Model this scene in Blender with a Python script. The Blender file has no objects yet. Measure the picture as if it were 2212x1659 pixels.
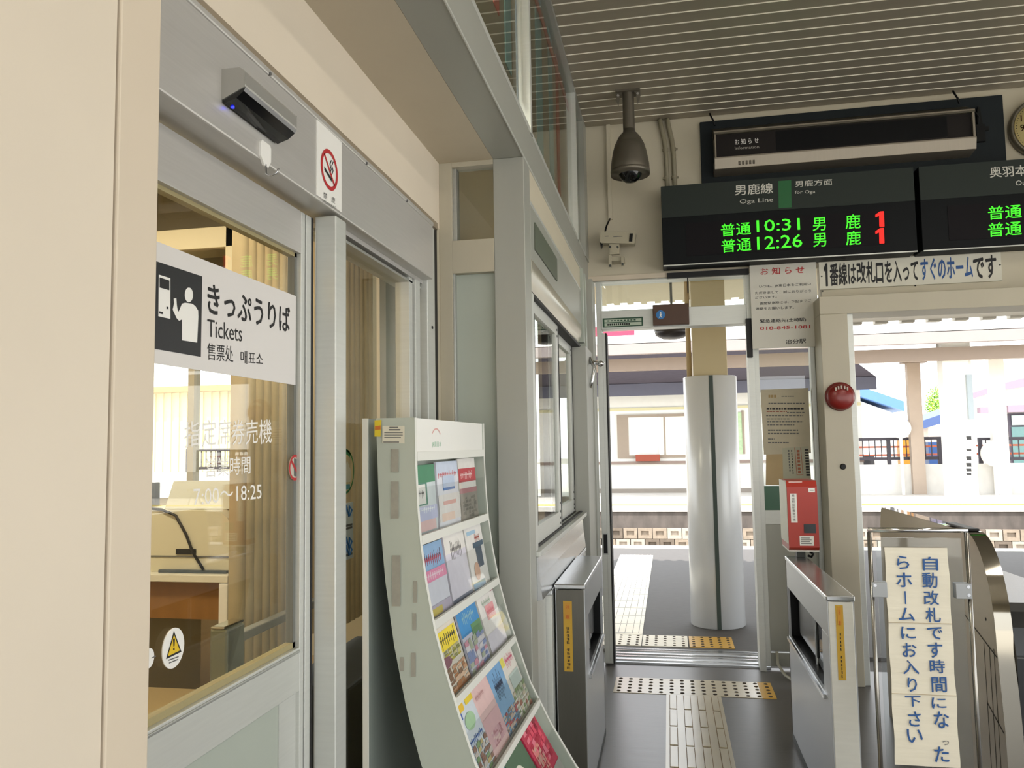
import bpy, math, random
from mathutils import Vector, Matrix

random.seed(7)
SC = bpy.context.scene
COL = SC.collection
PI = math.pi

# ------------------------------------------------------------------ camera
# focal length in pixels of the 2212 x 1659 frame, solved from vanishing points
W, H = 2212, 1659
FPX, YAW, PITCH, ROLL, EYE = 1721.0, math.radians(11.003), math.radians(4.407), math.radians(-0.9256), 1.45
_f = Vector((-math.sin(YAW) * math.cos(PITCH), math.cos(YAW) * math.cos(PITCH), math.sin(PITCH)))
_r = Vector((math.cos(YAW), math.sin(YAW), 0))
_u = _r.cross(_f)
RR = _r * math.cos(ROLL) + _u * math.sin(ROLL)
UU = -_r * math.sin(ROLL) + _u * math.cos(ROLL)
EYEP = Vector((0, 0, EYE))
cam = bpy.data.cameras.new('camera')
cam.sensor_width = 36.0
cam.lens = 36.0 * FPX / W
cam.clip_start = 0.02
cam.clip_end = 400
camo = bpy.data.objects.new('camera', cam)
COL.objects.link(camo)
camo.matrix_world = Matrix(((RR.x, UU.x, -_f.x, 0), (RR.y, UU.y, -_f.y, 0), (RR.z, UU.z, -_f.z, EYE), (0, 0, 0, 1)))
SC.camera = camo

# ------------------------------------------------------------------ sky, sun, exposure
wd = bpy.data.worlds.new('sky')
SC.world = wd
wd.use_nodes = True
wn = wd.node_tree.nodes
wl = wd.node_tree.links
bg = wn['Background']
tc = wn.new('ShaderNodeTexCoord')
sep = wn.new('ShaderNodeSeparateXYZ')
rmp = wn.new('ShaderNodeValToRGB')
rmp.color_ramp.elements[0].position = 0.45
rmp.color_ramp.elements[0].color = (0.80, 0.80, 0.78, 1)
rmp.color_ramp.elements[1].position = 0.75
rmp.color_ramp.elements[1].color = (0.90, 0.95, 1.0, 1)
mad = wn.new('ShaderNodeMath')
mad.operation = 'MULTIPLY_ADD'
mad.inputs[1].default_value = 0.5
mad.inputs[2].default_value = 0.5
wl.new(tc.outputs['Generated'], sep.inputs[0])
wl.new(sep.outputs['Z'], mad.inputs[0])
wl.new(mad.outputs[0], rmp.inputs['Fac'])
wl.new(rmp.outputs['Color'], bg.inputs['Color'])
bg.inputs['Strength'].default_value = 4.0

sun = bpy.data.lights.new('sun', 'SUN')
sun.energy = 9.0
sun.angle = math.radians(0.6)
sun.color = (1.0, 0.95, 0.88)
suno = bpy.data.objects.new('sun', sun)
COL.objects.link(suno)
suno.location = (6, -6, 20)
suno.rotation_euler = Vector((0.05, 0.40, -0.92)).to_track_quat('-Z', 'Y').to_euler()

SC.view_settings.view_transform = 'Standard'
SC.view_settings.look = 'None'
SC.view_settings.exposure = 0.0
SC.view_settings.gamma = 1.0
SC.view_settings.use_curve_mapping = False
LAMP_HALL, LAMP_OFFICE = 30.0, 40.0


# ------------------------------------------------------------------ pixel ray -> point on a plane of the place
def at(px, py, ax, val):
    d = RR * ((px - W / 2) / FPX) - UU * ((py - H / 2) / FPX) + _f
    i = 'XYZ'.index(ax)
    t = (val - EYEP[i]) / d[i]
    return EYEP + d * t


# ------------------------------------------------------------------ materials
def lin(h):
    h = h.lstrip('#')
    o = []
    for i in (0, 2, 4):
        c = int(h[i:i + 2], 16) / 255
        o.append(c / 12.92 if c <= 0.04045 else ((c + 0.055) / 1.055) ** 2.4)
    return (*o, 1)


MATS = {}


def mat(name, hexc, rough=0.5, metal=0.0, var=0.06, scale=6.0, stretch=(1, 1, 1), bump=0.0, emit=0.0, spec=0.5, rvar=0.0):
    if name in MATS:
        return MATS[name]
    m = bpy.data.materials.new(name)
    m.use_nodes = True
    nt = m.node_tree
    b = nt.nodes['Principled BSDF']
    c = lin(hexc)
    b.inputs['Base Color'].default_value = c
    b.inputs['Roughness'].default_value = rough
    b.inputs['Metallic'].default_value = metal
    b.inputs['Specular IOR Level'].default_value = spec
    if var or bump or rvar:
        t = nt.nodes.new('ShaderNodeTexCoord')
        mp = nt.nodes.new('ShaderNodeMapping')
        mp.inputs['Scale'].default_value = stretch
        n = nt.nodes.new('ShaderNodeTexNoise')
        n.inputs['Scale'].default_value = scale
        n.inputs['Detail'].default_value = 5
        nt.links.new(t.outputs['Object'], mp.inputs[0])
        nt.links.new(mp.outputs[0], n.inputs['Vector'])
        if var:
            mx = nt.nodes.new('ShaderNodeMix')
            mx.data_type = 'RGBA'
            k0, k1 = 1 - var * 2.2, 1 + var * 2.2
            mx.inputs['A'].default_value = (c[0] * k0, c[1] * k0, c[2] * k0, 1)
            mx.inputs['B'].default_value = (min(1, c[0] * k1), min(1, c[1] * k1), min(1, c[2] * k1), 1)
            nt.links.new(n.outputs['Fac'], mx.inputs['Factor'])
            nt.links.new(mx.outputs['Result'], b.inputs['Base Color'])
        if rvar:
            ma = nt.nodes.new('ShaderNodeMath')
            ma.operation = 'MULTIPLY_ADD'
            ma.inputs[1].default_value = rvar
            ma.inputs[2].default_value = rough - rvar / 2
            nt.links.new(n.outputs['Fac'], ma.inputs[0])
            nt.links.new(ma.outputs[0], b.inputs['Roughness'])
        if bump:
            bp = nt.nodes.new('ShaderNodeBump')
            bp.inputs['Strength'].default_value = bump
            bp.inputs['Distance'].default_value = 0.004
            nt.links.new(n.outputs['Fac'], bp.inputs['Height'])
            nt.links.new(bp.outputs[0], b.inputs['Normal'])
    if emit:
        b.inputs['Emission Color'].default_value = c
        b.inputs['Emission Strength'].default_value = emit
    MATS[name] = m
    return m


def glass(name, tint='#ffffff', base=0.05, rough=0.0, top=0.95):
    """clear sheet: mixes what lies behind with a mirror that grows at grazing angles"""
    if name in MATS:
        return MATS[name]
    m = bpy.data.materials.new(name)
    m.use_nodes = True
    nt = m.node_tree
    nt.nodes.remove(nt.nodes['Principled BSDF'])
    out = nt.nodes['Material Output']
    tr = nt.nodes.new('ShaderNodeBsdfTransparent')
    tr.inputs['Color'].default_value = lin(tint)
    gl = nt.nodes.new('ShaderNodeBsdfGlossy')
    gl.inputs['Roughness'].default_value = rough
    lw = nt.nodes.new('ShaderNodeLayerWeight')
    lw.inputs['Blend'].default_value = 0.5
    pw = nt.nodes.new('ShaderNodeMath')
    pw.operation = 'POWER'
    pw.inputs[1].default_value = 5.0
    ma = nt.nodes.new('ShaderNodeMath')
    ma.operation = 'MULTIPLY_ADD'
    ma.inputs[1].default_value = top - base
    ma.inputs[2].default_value = base
    mx = nt.nodes.new('ShaderNodeMixShader')
    nt.links.new(lw.outputs['Facing'], pw.inputs[0])
    nt.links.new(pw.outputs[0], ma.inputs[0])
    nt.links.new(ma.outputs[0], mx.inputs[0])
    nt.links.new(tr.outputs[0], mx.inputs[1])
    nt.links.new(gl.outputs[0], mx.inputs[2])
    nt.links.new(mx.outputs[0], out.inputs['Surface'])
    MATS[name] = m
    return m


cream = mat('cream_paint', '#d5cab8', 0.55, var=0.025, scale=3, bump=0.02)
cream_d = mat('cream_trim_paint', '#cfc2ae', 0.5, var=0.02, scale=4)
wallp = mat('front_wall_paint', '#c4bca7', 0.6, var=0.02, scale=3)
frame_b = mat('beige_frame_paint', '#b2ab98', 0.45, var=0.02)
alu = mat('aluminium', '#b3b5b1', 0.38, 0.65, var=0.04, scale=8, stretch=(1, 1, 20), rvar=0.1)
alu_h = mat('aluminium_horizontal', '#c4c2be', 0.38, 0.45, var=0.04, scale=8, stretch=(12, 1, 30), rvar=0.1)
alu_l = mat('pale_aluminium', '#c9cbc6', 0.4, 0.35, var=0.03, scale=8, stretch=(1, 1, 20))
greyp = mat('grey_paint', '#a2a39b', 0.42, 0.15, var=0.03, scale=3, stretch=(3, 1, 1))
steel = mat('brushed_steel', '#c2c4c6', 0.24, 0.92, var=0.03, scale=30, stretch=(20, 1, 20), rvar=0.1)
steel_v = mat('brushed_steel_upright', '#b4b6b8', 0.34, 0.75, var=0.04, scale=12, stretch=(30, 30, 1), rvar=0.1)
chrome = mat('polished_steel', '#d5d6d8', 0.1, 1.0, var=0)
black = mat('black_plastic', '#0b0c0d', 0.4, var=0, spec=0.25)
gasket = mat('black_rubber', '#121213', 0.6, var=0)
dgrey = mat('dark_grey_paint', '#343835', 0.5, var=0.02)
white = mat('white_plastic', '#e6e5e0', 0.4, var=0.01)
paper = mat('white_paper', '#dedbd4', 0.8, var=0.015, scale=9)
ink = mat('black_ink', '#161617', 0.6, var=0)
redink = mat('red_ink', '#b02226', 0.6, var=0)
blueink = mat('blue_ink', '#21518f', 0.6, var=0)
greyink = mat('grey_ink', '#5d5d5c', 0.7, var=0)
clear = glass('clear_glass', '#fafcfa', 0.05, top=0.7)
office_glass = glass('office_door_glass', '#fbfaf6', 0.06, top=0.7)
acrylic = glass('clear_acrylic', '#f3f5f5', 0.04, 0.03, top=0.5)
frost = mat('frosted_panel', '#a7aea4', 0.35, var=0.02)
whitefilm = mat('white_cut_film', '#e9e7e2', 0.5, var=0)


# ------------------------------------------------------------------ mesh building
_TXT = {}


def text_geo(s, bold=0.0):
    k = s
    if k not in _TXT:
        cu = bpy.data.curves.new('t', 'FONT')
        cu.body = s
        cu.size = 1
        cu.resolution_u = 2
        o = bpy.data.objects.new('t', cu)
        COL.objects.link(o)
        bpy.context.view_layer.update()
        dg = bpy.context.evaluated_depsgraph_get()
        me = o.evaluated_get(dg).to_mesh()
        v = [(p.co.x, p.co.y) for p in me.vertices]
        f = [tuple(p.vertices) for p in me.polygons]
        o.evaluated_get(dg).to_mesh_clear()
        bpy.data.objects.remove(o)
        bpy.data.curves.remove(cu)
        xs = [p[0] for p in v] or [0, 1]
        ys = [p[1] for p in v] or [0, 1]
        x0, x1, y0, y1 = min(xs), max(xs), min(ys), max(ys)
        if k == '1':      # a one with a flag and no serif
            v, f = [(0.45, 0), (1, 0), (1, 1), (0.55, 1), (0, 0.80), (0, 0.66), (0.45, 0.76)], [(0, 1, 2, 6), (2, 3, 4, 5, 6)]
            x0, x1, y0, y1 = 0, 1, 0, 1
        n = [((x - x0) / max(1e-6, x1 - x0), (y - y0) / max(1e-6, y1 - y0)) for x, y in v]
        _TXT[k] = (n, f, max(1e-6, x1 - x0), max(1e-6, y1 - y0))
    n, f, w, h = _TXT[k]
    if not bold:
        return n, f
    # heavier strokes: the same letters laid again a hair to either side
    V, F = [], []
    for dx, dy in ((-1, 0), (1, 0), (0, -1), (0, 1)):
        o = len(V)
        V += [(x + dx * bold / w, y + dy * bold / h) for x, y in n]
        F += [tuple(i + o for i in q) for q in f]
    return V, F


class MB:
    def __init__(s, M=None):
        s.v, s.f, s.mi, s.sm, s.mats, s.M = [], [], [], [], [], M

    def add(s, vs, fs, m, smooth=False):
        o = len(s.v)
        s.v += [Vector(p) for p in vs]
        if m not in s.mats:
            s.mats.append(m)
        k = s.mats.index(m)
        for f in fs:
            s.f.append(tuple(i + o for i in f))
            s.mi.append(k)
            s.sm.append(smooth)
        return s

    def box(s, x0, x1, y0, y1, z0, z1, m):
        x0, x1 = min(x0, x1), max(x0, x1)
        y0, y1 = min(y0, y1), max(y0, y1)
        z0, z1 = min(z0, z1), max(z0, z1)
        vs = [(x, y, z) for x in (x0, x1) for y in (y0, y1) for z in (z0, z1)]
        return s.add(vs, [(0, 1, 3, 2), (4, 6, 7, 5), (0, 4, 5, 1), (2, 3, 7, 6), (0, 2, 6, 4), (1, 5, 7, 3)], m)

    def quad(s, a, b, c, d, m):
        return s.add([a, b, c, d], [(0, 1, 2, 3)], m)

    def prism(s, poly, ax, t0, t1, m, smooth=False):
        """2D polygon in the two other axes, extruded along ax"""
        def p3(p, t):
            return {'X': (t, p[0], p[1]), 'Y': (p[0], t, p[1]), 'Z': (p[0], p[1], t)}[ax]
        n = len(poly)
        s.add([p3(p, t0) for p in poly] + [p3(p, t1) for p in poly], [tuple(range(n))[::-1], tuple(range(n, 2 * n))], m)
        s.add([p3(p, t0) for p in poly] + [p3(p, t1) for p in poly], [(i, (i + 1) % n, n + (i + 1) % n, n + i) for i in range(n)], m, smooth)
        return s

    def strip(s, pts, ax, t0, t1, m, smooth=True):
        def p3(p, t):
            return {'X': (t, p[0], p[1]), 'Y': (p[0], t, p[1]), 'Z': (p[0], p[1], t)}[ax]
        n = len(pts)
        return s.add([p3(p, t0) for p in pts] + [p3(p, t1) for p in pts], [(i, i + 1, n + i + 1, n + i) for i in range(n - 1)], m, smooth)

    def cyl(s, p0, p1, r0, m, r1=None, n=20, cap=True):
        r1 = r0 if r1 is None else r1
        p0, p1 = Vector(p0), Vector(p1)
        d = (p1 - p0).normalized()
        a = d.orthogonal().normalized()
        b = d.cross(a)
        vs = []
        for p, r in ((p0, r0), (p1, r1)):
            vs += [p + (a * math.cos(2 * PI * i / n) + b * math.sin(2 * PI * i / n)) * r for i in range(n)]
        s.add(vs, [(i, (i + 1) % n, n + (i + 1) % n, n + i) for i in range(n)], m, True)
        if cap:
            s.add(vs, [tuple(range(n))[::-1], tuple(range(n, 2 * n))], m)
        return s

    def tube(s, pts, r, m, n=8):
        pts = [Vector(p) for p in pts]
        vs = []
        a = None
        for i, p in enumerate(pts):
            d = (pts[min(i + 1, len(pts) - 1)] - pts[max(i - 1, 0)]).normalized()
            a = d.orthogonal().normalized() if a is None else (a - d * a.dot(d)).normalized()
            b = d.cross(a)
            vs += [p + (a * math.cos(2 * PI * k / n) + b * math.sin(2 * PI * k / n)) * r for k in range(n)]
        fs = [(j * n + i, j * n + (i + 1) % n, (j + 1) * n + (i + 1) % n, (j + 1) * n + i) for j in range(len(pts) - 1) for i in range(n)]
        fs += [tuple(range(n))[::-1], tuple(range((len(pts) - 1) * n, len(pts) * n))]
        return s.add(vs, fs, m, True)

    def lathe(s, c, prof, m, n=32, axis='Z'):
        """profile of (radius, height) revolved about the axis through c"""
        vs = []
        for r, h in prof:
            for i in range(n):
                x, y = r * math.cos(2 * PI * i / n), r * math.sin(2 * PI * i / n)
                p = {'Z': (x, y, h), 'Y': (x, h, y), 'X': (h, x, y)}[axis]
                vs.append((c[0] + p[0], c[1] + p[1], c[2] + p[2]))
        k = len(prof)
        fs = [(j * n + i, j * n + (i + 1) % n, (j + 1) * n + (i + 1) % n, (j + 1) * n + i) for j in range(k - 1) for i in range(n)]
        fs += [tuple(range(n))[::-1], tuple(range((k - 1) * n, k * n))]
        return s.add(vs, fs, m, True)

    # ---- flat artwork on a flat face: corners given where the photo shows them, put on the face's plane
    def art(s, ax, val, pts, m):
        vs = [at(p[0], p[1], ax, val) for p in pts]
        return s.add(vs, [tuple(range(len(vs)))], m)

    def ring(s, ax, val, c, r, ri, m, n=36, a0=0.0, a1=2 * PI):
        """ring (or arc) in the plane, c a point of it, metres"""
        def p3(rr, t):
            u, v = rr * math.cos(t), rr * math.sin(t)
            return (val, c[1] + u, c[2] + v) if ax == 'X' else (c[0] + u, val, c[2] + v)
        ts = [a0 + (a1 - a0) * i / n for i in range(n + 1)]
        if ri <= 0:
            return s.add([p3(r, t) for t in ts[:-1]], [tuple(range(n))], m)
        return s.add([p3(r, t) for t in ts] + [p3(ri, t) for t in ts], [(i, i + 1, n + 2 + i, n + 1 + i) for i in range(n)], m)

    def text(s, ax, val, t, tl, tr, bl, m, bold=0.0):
        A, B, D = (at(p[0], p[1], ax, val) for p in (tl, tr, bl))
        v, f = text_geo(t, bold)
        q = Vector((0.0002, 0, 0)) if ax == 'X' else Vector((0, -0.0002, 0))
        n = max(1, len(v) // (4 if bold else 1))
        return s.add([A + (B - A) * x + (D - A) * (1 - y) + q * (i // n) for i, (x, y) in enumerate(v)], f, m)

    def text3(s, t, O, U, V, m, bold=0.0):
        """text filling the parallelogram O, O+U, O+V (V up)"""
        v, f = text_geo(t, bold)
        O, U, V = Vector(O), Vector(U), Vector(V)
        return s.add([O + U * x + V * y for x, y in v], f, m)

    def build(s, name, parent=None, bev=0.0, seg=2, origin=None):
        vs = [s.M @ p for p in s.v] if s.M else s.v
        if parent is not None:
            o3 = WORLDLOC[parent.name]
        elif origin is not None:
            o3 = Vector(origin)
        else:
            xs = [p.x for p in vs]
            ys = [p.y for p in vs]
            o3 = Vector(((min(xs) + max(xs)) / 2, (min(ys) + max(ys)) / 2, min(p.z for p in vs)))
        me = bpy.data.meshes.new(name)
        me.from_pydata([p - o3 for p in vs], [], s.f)
        for m in s.mats:
            me.materials.append(m)
        me.polygons.foreach_set('material_index', s.mi)
        me.polygons.foreach_set('use_smooth', s.sm)
        me.update()
        o = bpy.data.objects.new(name, me)
        COL.objects.link(o)
        WORLDLOC[o.name] = o3
        if parent is not None:
            o.parent = parent
        else:
            o.location = o3
        if bev:
            b = o.modifiers.new('bevel', 'BEVEL')
            b.width = bev
            b.segments = seg
            b.limit_method = 'ANGLE'
            b.angle_limit = math.radians(40)
        return o


WORLDLOC = {}


def tag(o, label, cat, group=None, kind=None):
    o['label'] = label
    o['category'] = cat
    if group:
        o['group'] = group
    if kind:
        o['kind'] = kind
    return o


def thing(name, label, cat, loc, group=None, kind=None):
    o = bpy.data.objects.new(name, None)
    o.empty_display_size = 0.1
    COL.objects.link(o)
    o.location = loc
    WORLDLOC[o.name] = Vector(loc)
    return tag(o, label, cat, group, kind)


def dup(root, delta, label, group=None):
    """copy of a thing with its parts and sub-parts, moved by delta"""
    def cp(o, par):
        c = o.copy()
        COL.objects.link(c)
        WORLDLOC[c.name] = WORLDLOC[o.name] + Vector(delta)
        if par is not None:
            c.parent = par
        for ch in list(o.children):
            cp(ch, c)
        return c
    r = cp(root, None)
    r.location = root.location + Vector(delta)
    r['label'] = label
    if group:
        r['group'] = group
    return r


def B(*a):
    """one box as a builder"""
    return MB().box(*a)

# ================================================================== SETTING: floor, ceiling, walls
floor_m = mat('dark_streaked_vinyl', '#5a5654', 0.32, var=0.2, scale=10, stretch=(1.0, 26, 1), bump=0.03, rvar=0.12)
asph = mat('dark_asphalt', '#4e4b49', 0.75, var=0.12, scale=14, stretch=(1, 5, 1), bump=0.1)
conc = mat('pale_concrete', '#c9c6c0', 0.8, var=0.08, scale=3, bump=0.1)
ceil_m = mat('ceiling_metal_slat', '#9c9484', 0.42, 0.35, var=0.05, scale=3, stretch=(1, 8, 1))
bead_m = mat('bead_highlight', '#f2eddd', 0.4, 0.0, var=0)  # bright edge highlights of the slats, painted as pale beads

tag(B(-0.95, 4.6, -5.2, 5.45, -0.06, 0, floor_m).build('floor'), 'dark grey streaked vinyl floor of the ticket hall', 'floor', kind='structure')
tag(B(-5.0, -0.951, 0.7, 5.45, -0.06, 0, mat('office_floor_sheet', '#8d7a5c', 0.5, var=0.03)).build('floor'), 'tan floor of the ticket office behind the glass', 'floor', kind='structure')

CZ = 3.63
m = MB().box(-0.5, 4.6, -5.2, 5.36, CZ + 0.012, CZ + 0.06, ceil_m)
y = 5.352
while y > -5.1:
    m.box(-0.497, 4.59, y - 0.100, y - 0.004, CZ, CZ + 0.012, ceil_m)
    m.box(-0.497, 4.59, y - 0.1045, y - 0.1005, CZ - 0.003, CZ + 0.012, bead_m)
    y -= 0.105
tag(m.build('ceiling'), 'dark metal slatted ceiling with thin beads, edge highlights painted pale', 'ceiling', kind='structure')
# far end and right side, mostly out of view; side openings shaped for daylight
m = MB().box(4.5, 4.62, -5.2, 5.36, 2.6, CZ, wallp).box(4.5, 4.62, 4.6, 5.36, 0, 2.6, wallp)
for yy in (-5.2, -2.0, 1.3):
    m.box(4.5, 4.62, yy, yy + 0.1, 0, 2.6, alu)
tag(m.build('wall_right'), 'cream side wall of the hall with wide openings added for daylight', 'wall', kind='structure')
m = MB().box(-0.72, 4.5, -5.2, -5.1, 2.7, CZ, wallp)
for x in (-0.72, 1.0, 2.75, 4.42):
    m.box(x, x + 0.08, -5.2, -5.1, 0, 2.7, alu)
tag(m.build('wall_back'), 'open entrance side of the hall', 'wall', kind='structure')

# ---- left wall: pier in the foreground, casing strip, cream band over the door, soffit
PX = -0.72
yA = at(337, 700, 'X', PX).y          # end of the pier, where the door recess starts
yB = at(246, 700, 'X', PX).y          # thin seam of the casing board
m = MB().box(-0.95, PX - 0.004, -5.1, yB - 0.002, 0, 2.53, cream)
m.box(-0.95, PX - 0.012, yB - 0.004, yB + 0.004, 0, 2.53, mat('dark_seam', '#5b4f40', 0.8, var=0))
tag(m.build('wall_left'), 'cream foreground wall pier left of the sliding door', 'wall', kind='structure')
tag(B(-0.95, PX, yB + 0.0015, yA, 0, 2.53, cream_d).build('trim_1', bev=0.003), 'cream casing board edging the foreground pier beside the door', 'trim', kind='structure')
XD = -0.83
tag(B(-0.95, XD, yA, 2.88, 2.275, 2.53, cream).build('trim_2'), 'cream band above the sliding door header', 'trim', kind='structure')
tag(B(-0.95, -0.6182, -5.1, 2.87, 2.53, 2.60, mat('soffit_paint', '#c6bba6', 0.6, var=0.02)).build('trim_3'), 'tan soffit over the sliding door recess', 'trim', kind='structure')
tag(B(-0.835, XD + 0.014, yA, 2.80, 2.252, 2.277, mat('brown_grey_trim', '#8a7d6a', 0.5, var=0.02)).build('trim_4'), 'thin brown grey trim strip above the door header', 'trim', kind='structure')
# beam, pillar
m = MB().box(-0.618, -0.5, -5.1, 5.36, 2.53, 2.685, greyp)
m.box(-0.503, -0.497, -5.1, 5.36, 2.527, 2.534, alu_l)
tag(m.build('trim_5', bev=0.002), 'grey metal beam running above the office front', 'trim', kind='structure')
tag(B(-0.618, -0.5, 2.87, 3.0, 0, 2.53, greyp).build('trim_6', bev=0.003), 'grey metal pillar between door recess and ticket window', 'trim', kind='structure')

# ---- return wall facing the camera beside the rack
m = MB()
m.box(-0.83, -0.78, 2.87, 2.93, 0, 2.53, frame_b)           # post
m.box(-0.78, -0.618, 2.87, 2.93, 2.10, 2.226, frame_b)      # rail
m.box(-0.78, -0.618, 2.87, 2.93, 2.51, 2.53, frame_b)
m.box(-0.78, -0.765, 2.885, 2.93, 2.226, 2.51, alu)
m.box(-0.78, -0.618, 2.90, 2.92, 0.08, 2.10, frost)         # opaque panel
m.box(-0.78, -0.618, 2.87, 2.93, 0.93, 0.985, frame_b)
m.box(-0.78, -0.772, 2.875, 2.93, 0.985, 2.10, alu)
m.box(-0.78, -0.618, 2.87, 2.93, 0, 0.08, frame_b)
m.box(-0.767, -0.618, 2.905, 2.912, 2.226, 2.51, clear)
tag(m.build('wall_return', bev=0.0015), 'narrow return wall with small transom and grey green panel', 'wall', kind='structure')

# ---- ticket window front: upper glazing up to the ceiling
WX = -0.5
gb = 2.685
t = thing('window_1', 'tall fixed windows above the beam, up to the ceiling', 'window', (WX, 2.5, gb), kind='structure')
m = MB()
m.box(WX - 0.05, WX, -5.1, 5.30, gb, gb + 0.022, alu_l)
m.box(WX - 0.05, WX + 0.002, -5.1, 5.36, CZ - 0.03, CZ, alu)
for yy in (-3.0, -1.0, 1.0, 3.03, 4.72):
    m.box(WX - 0.05, WX + 0.004, yy, yy + 0.035, gb, CZ, alu_l)
    m.box(WX - 0.045, WX + 0.002, yy + 0.036, yy + 0.05, gb, CZ, gasket)
m.box(WX - 0.06, WX + 0.006, 5.16, 5.36, gb, CZ, greyp)
m.build('window_frame', t)
MB().box(WX - 0.03, WX - 0.024, -5.1, 5.2, gb + 0.02, CZ - 0.03, glass('high_window_glass', '#f6f8f6', 0.08, 0.02, top=0.7)).build('pane', t)
# loft wall behind the glazing
tag(B(-1.25, -1.2, -5.1, 5.36, 2.60, CZ + 0.05, wallp).build('wall_loft'), 'cream wall behind the upper glazing', 'wall', kind='structure')
tag(B(-1.2, -0.5, -5.1, 5.36, CZ, CZ + 0.05, wallp).build('ceiling'), 'cream strip of ceiling behind the upper glazing', 'ceiling', kind='structure')
# coloured strips added behind that glass to stand for reflected posters
rb, tb_, bb = mat('reflection_red', '#a8402f', 0.7, var=0.05), mat('reflection_teal', '#5f8a8c', 0.7, var=0.05), mat('reflection_blue', '#4a6a88', 0.7, var=0.05)
BXW = -0.545
for (p0, p1, z0, mm, lb) in (((1068, 40), (1079, 40), 2.98, rb, 'red strip for a reflection at the left end of the upper glass'), ((1092, 60), (1104, 60), 2.86, tb_, 'teal strip for a reflection right of the red one in the upper glass'), ((1116, 100), (1124, 100), 2.78, bb, 'blue strip for a reflection just left of the upper glass mullion'),
                             ((1158, 100), (1170, 100), 2.76, tb_, 'teal strip for a reflection just right of the upper glass mullion'), ((1186, 200), (1194, 200), 2.74, tb_, 'second teal strip for a reflection right of the upper glass mullion'), ((1204, 300), (1209, 300), 2.73, rb, 'red strip for a reflection in the far part of the upper glass')):
    ya_, yb_ = at(p0[0], p0[1], 'X', BXW).y, at(p1[0], p1[1], 'X', BXW).y
    o = MB().box(BXW - 0.004, BXW, ya_, yb_, z0, CZ - 0.001, mm).build('reflection_strip')
    tag(o, lb, 'banner', 'strips for reflections in the upper glass')
zz = at(1180, 70, 'X', BXW + 0.008).z
tag(MB().box(BXW + 0.004, BXW + 0.008, 3.1, 5.1, zz - 0.025, zz + 0.02, rb).box(BXW + 0.004, BXW + 0.006, 3.3, 3.32, zz, CZ - 0.001, rb).build('reflection_strip'), 'long red horizontal strip for a reflection along the top of the upper glass', 'banner', 'strips for reflections in the upper glass')

# ---- fascia between beam and ticket window
m = MB()
m.box(-0.56, -0.502, 3.0, 5.16, 2.40, 2.53, wallp)
m.box(-0.56, -0.498, 3.0, 4.80, 2.385, 2.40, alu_l)
m.box(-0.56, -0.4995, 3.0, 5.16, 2.17, 2.385, greyp)
tag(m.build('trim_7', bev=0.001), 'grey fascia board over the ticket window', 'trim', kind='structure')
m = MB().prism([(-0.499, 2.17), (-0.497, 2.13), (-0.502, 2.10), (-0.515, 2.075), (-0.54, 2.055), (-0.57, 2.05), (-0.57, 2.17)], 'Y', 3.0, 4.80, mat('satin_hood_metal', '#cfcabd', 0.3, 0.6, var=0.02), True)
tag(m.build('trim_8'), 'rounded satin metal hood over the ticket window', 'trim', kind='structure')
o = MB().box(-0.4995, -0.494, 3.08, 3.72, 2.225, 2.335, mat('green_grey_grille', '#5a6053', 0.5, var=0.06, scale=20, stretch=(1, 30, 1))).build('vent_grille')
tag(o, 'dark green grey vent grille on the fascia over the ticket window', 'vent')
m = MB().box(-0.56, -0.485, 4.82, 4.87, 2.07, 2.53, frost).box(-0.56, -0.485, 4.98, 5.03, 2.0, 2.53, frost)
tag(m.build('trim_9', bev=0.002), 'pale green end panels of the fascia', 'trim', kind='structure')

# ---- ticket window with sliding sashes
t = thing('window_2', 'ticket window with aluminium sliding sashes above the steel counter', 'window', (WX, 4.1, 1.03), kind='structure')
m = MB()
m.box(-0.58, -0.505, 3.0, 5.16, 2.035, 2.05, gasket)
m.box(-0.60, -0.485, 3.0, 4.75, 1.03, 1.05, alu_l)
m.box(-0.58, -0.55, 3.0, 4.75, 1.05, 1.058, gasket)
m.box(-0.53, -0.512, 3.0, 4.75, 1.05, 1.058, gasket)
m.box(-0.56, -0.50, 3.0, 3.05, 1.05, 2.04, alu_l)
m.box(-0.58, -0.47, 4.76, 5.16, 0, 2.04, greyp)
m.box(-0.58, -0.46, 5.16, 5.36, 0, 2.53, greyp)
m.build('window_frame', t, bev=0.0015)
for (y0, y1, x0, x1) in ((3.06, 3.88, -0.545, -0.52), (3.80, 4.74, -0.58, -0.555)):
    s = MB()
    for yy in (y0, y1 - 0.075):
        s.box(x0, x1, yy, yy + 0.075, 1.058, 2.035, alu_l)
        for zz in (1.075, 1.10, 1.13, 1.17, 1.98, 2.01):
            s.cyl((x1, yy + 0.04, zz), (x1 + 0.002, yy + 0.04, zz), 0.006, black, n=8)
    s.box(x0, x1, y0 + 0.075, y1 - 0.075, 1.058, 1.13, alu_l).box(x0, x1, y0 + 0.075, y1 - 0.075, 1.985, 2.035, alu_l)
    s.box(x0 - 0.001, x1 + 0.003, y1 - 0.002, y1 + 0.008, 1.058, 2.035, gasket)
    s.box(x0 - 0.001, x1 + 0.003, y0 + 0.077, y0 + 0.105, 1.13, 1.985, gasket)
    s.box(x0 - 0.003, x1 - 0.003, y0 - 0.045, y0 - 0.0005, 1.058, 2.035, gasket)
    so = s.build('sash', t, bev=0.001)
    MB().box((x0 + x1) / 2 - 0.003, (x0 + x1) / 2 + 0.003, y0 + 0.075, y1 - 0.075, 1.13, 1.985, clear).build('pane', so)
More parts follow.
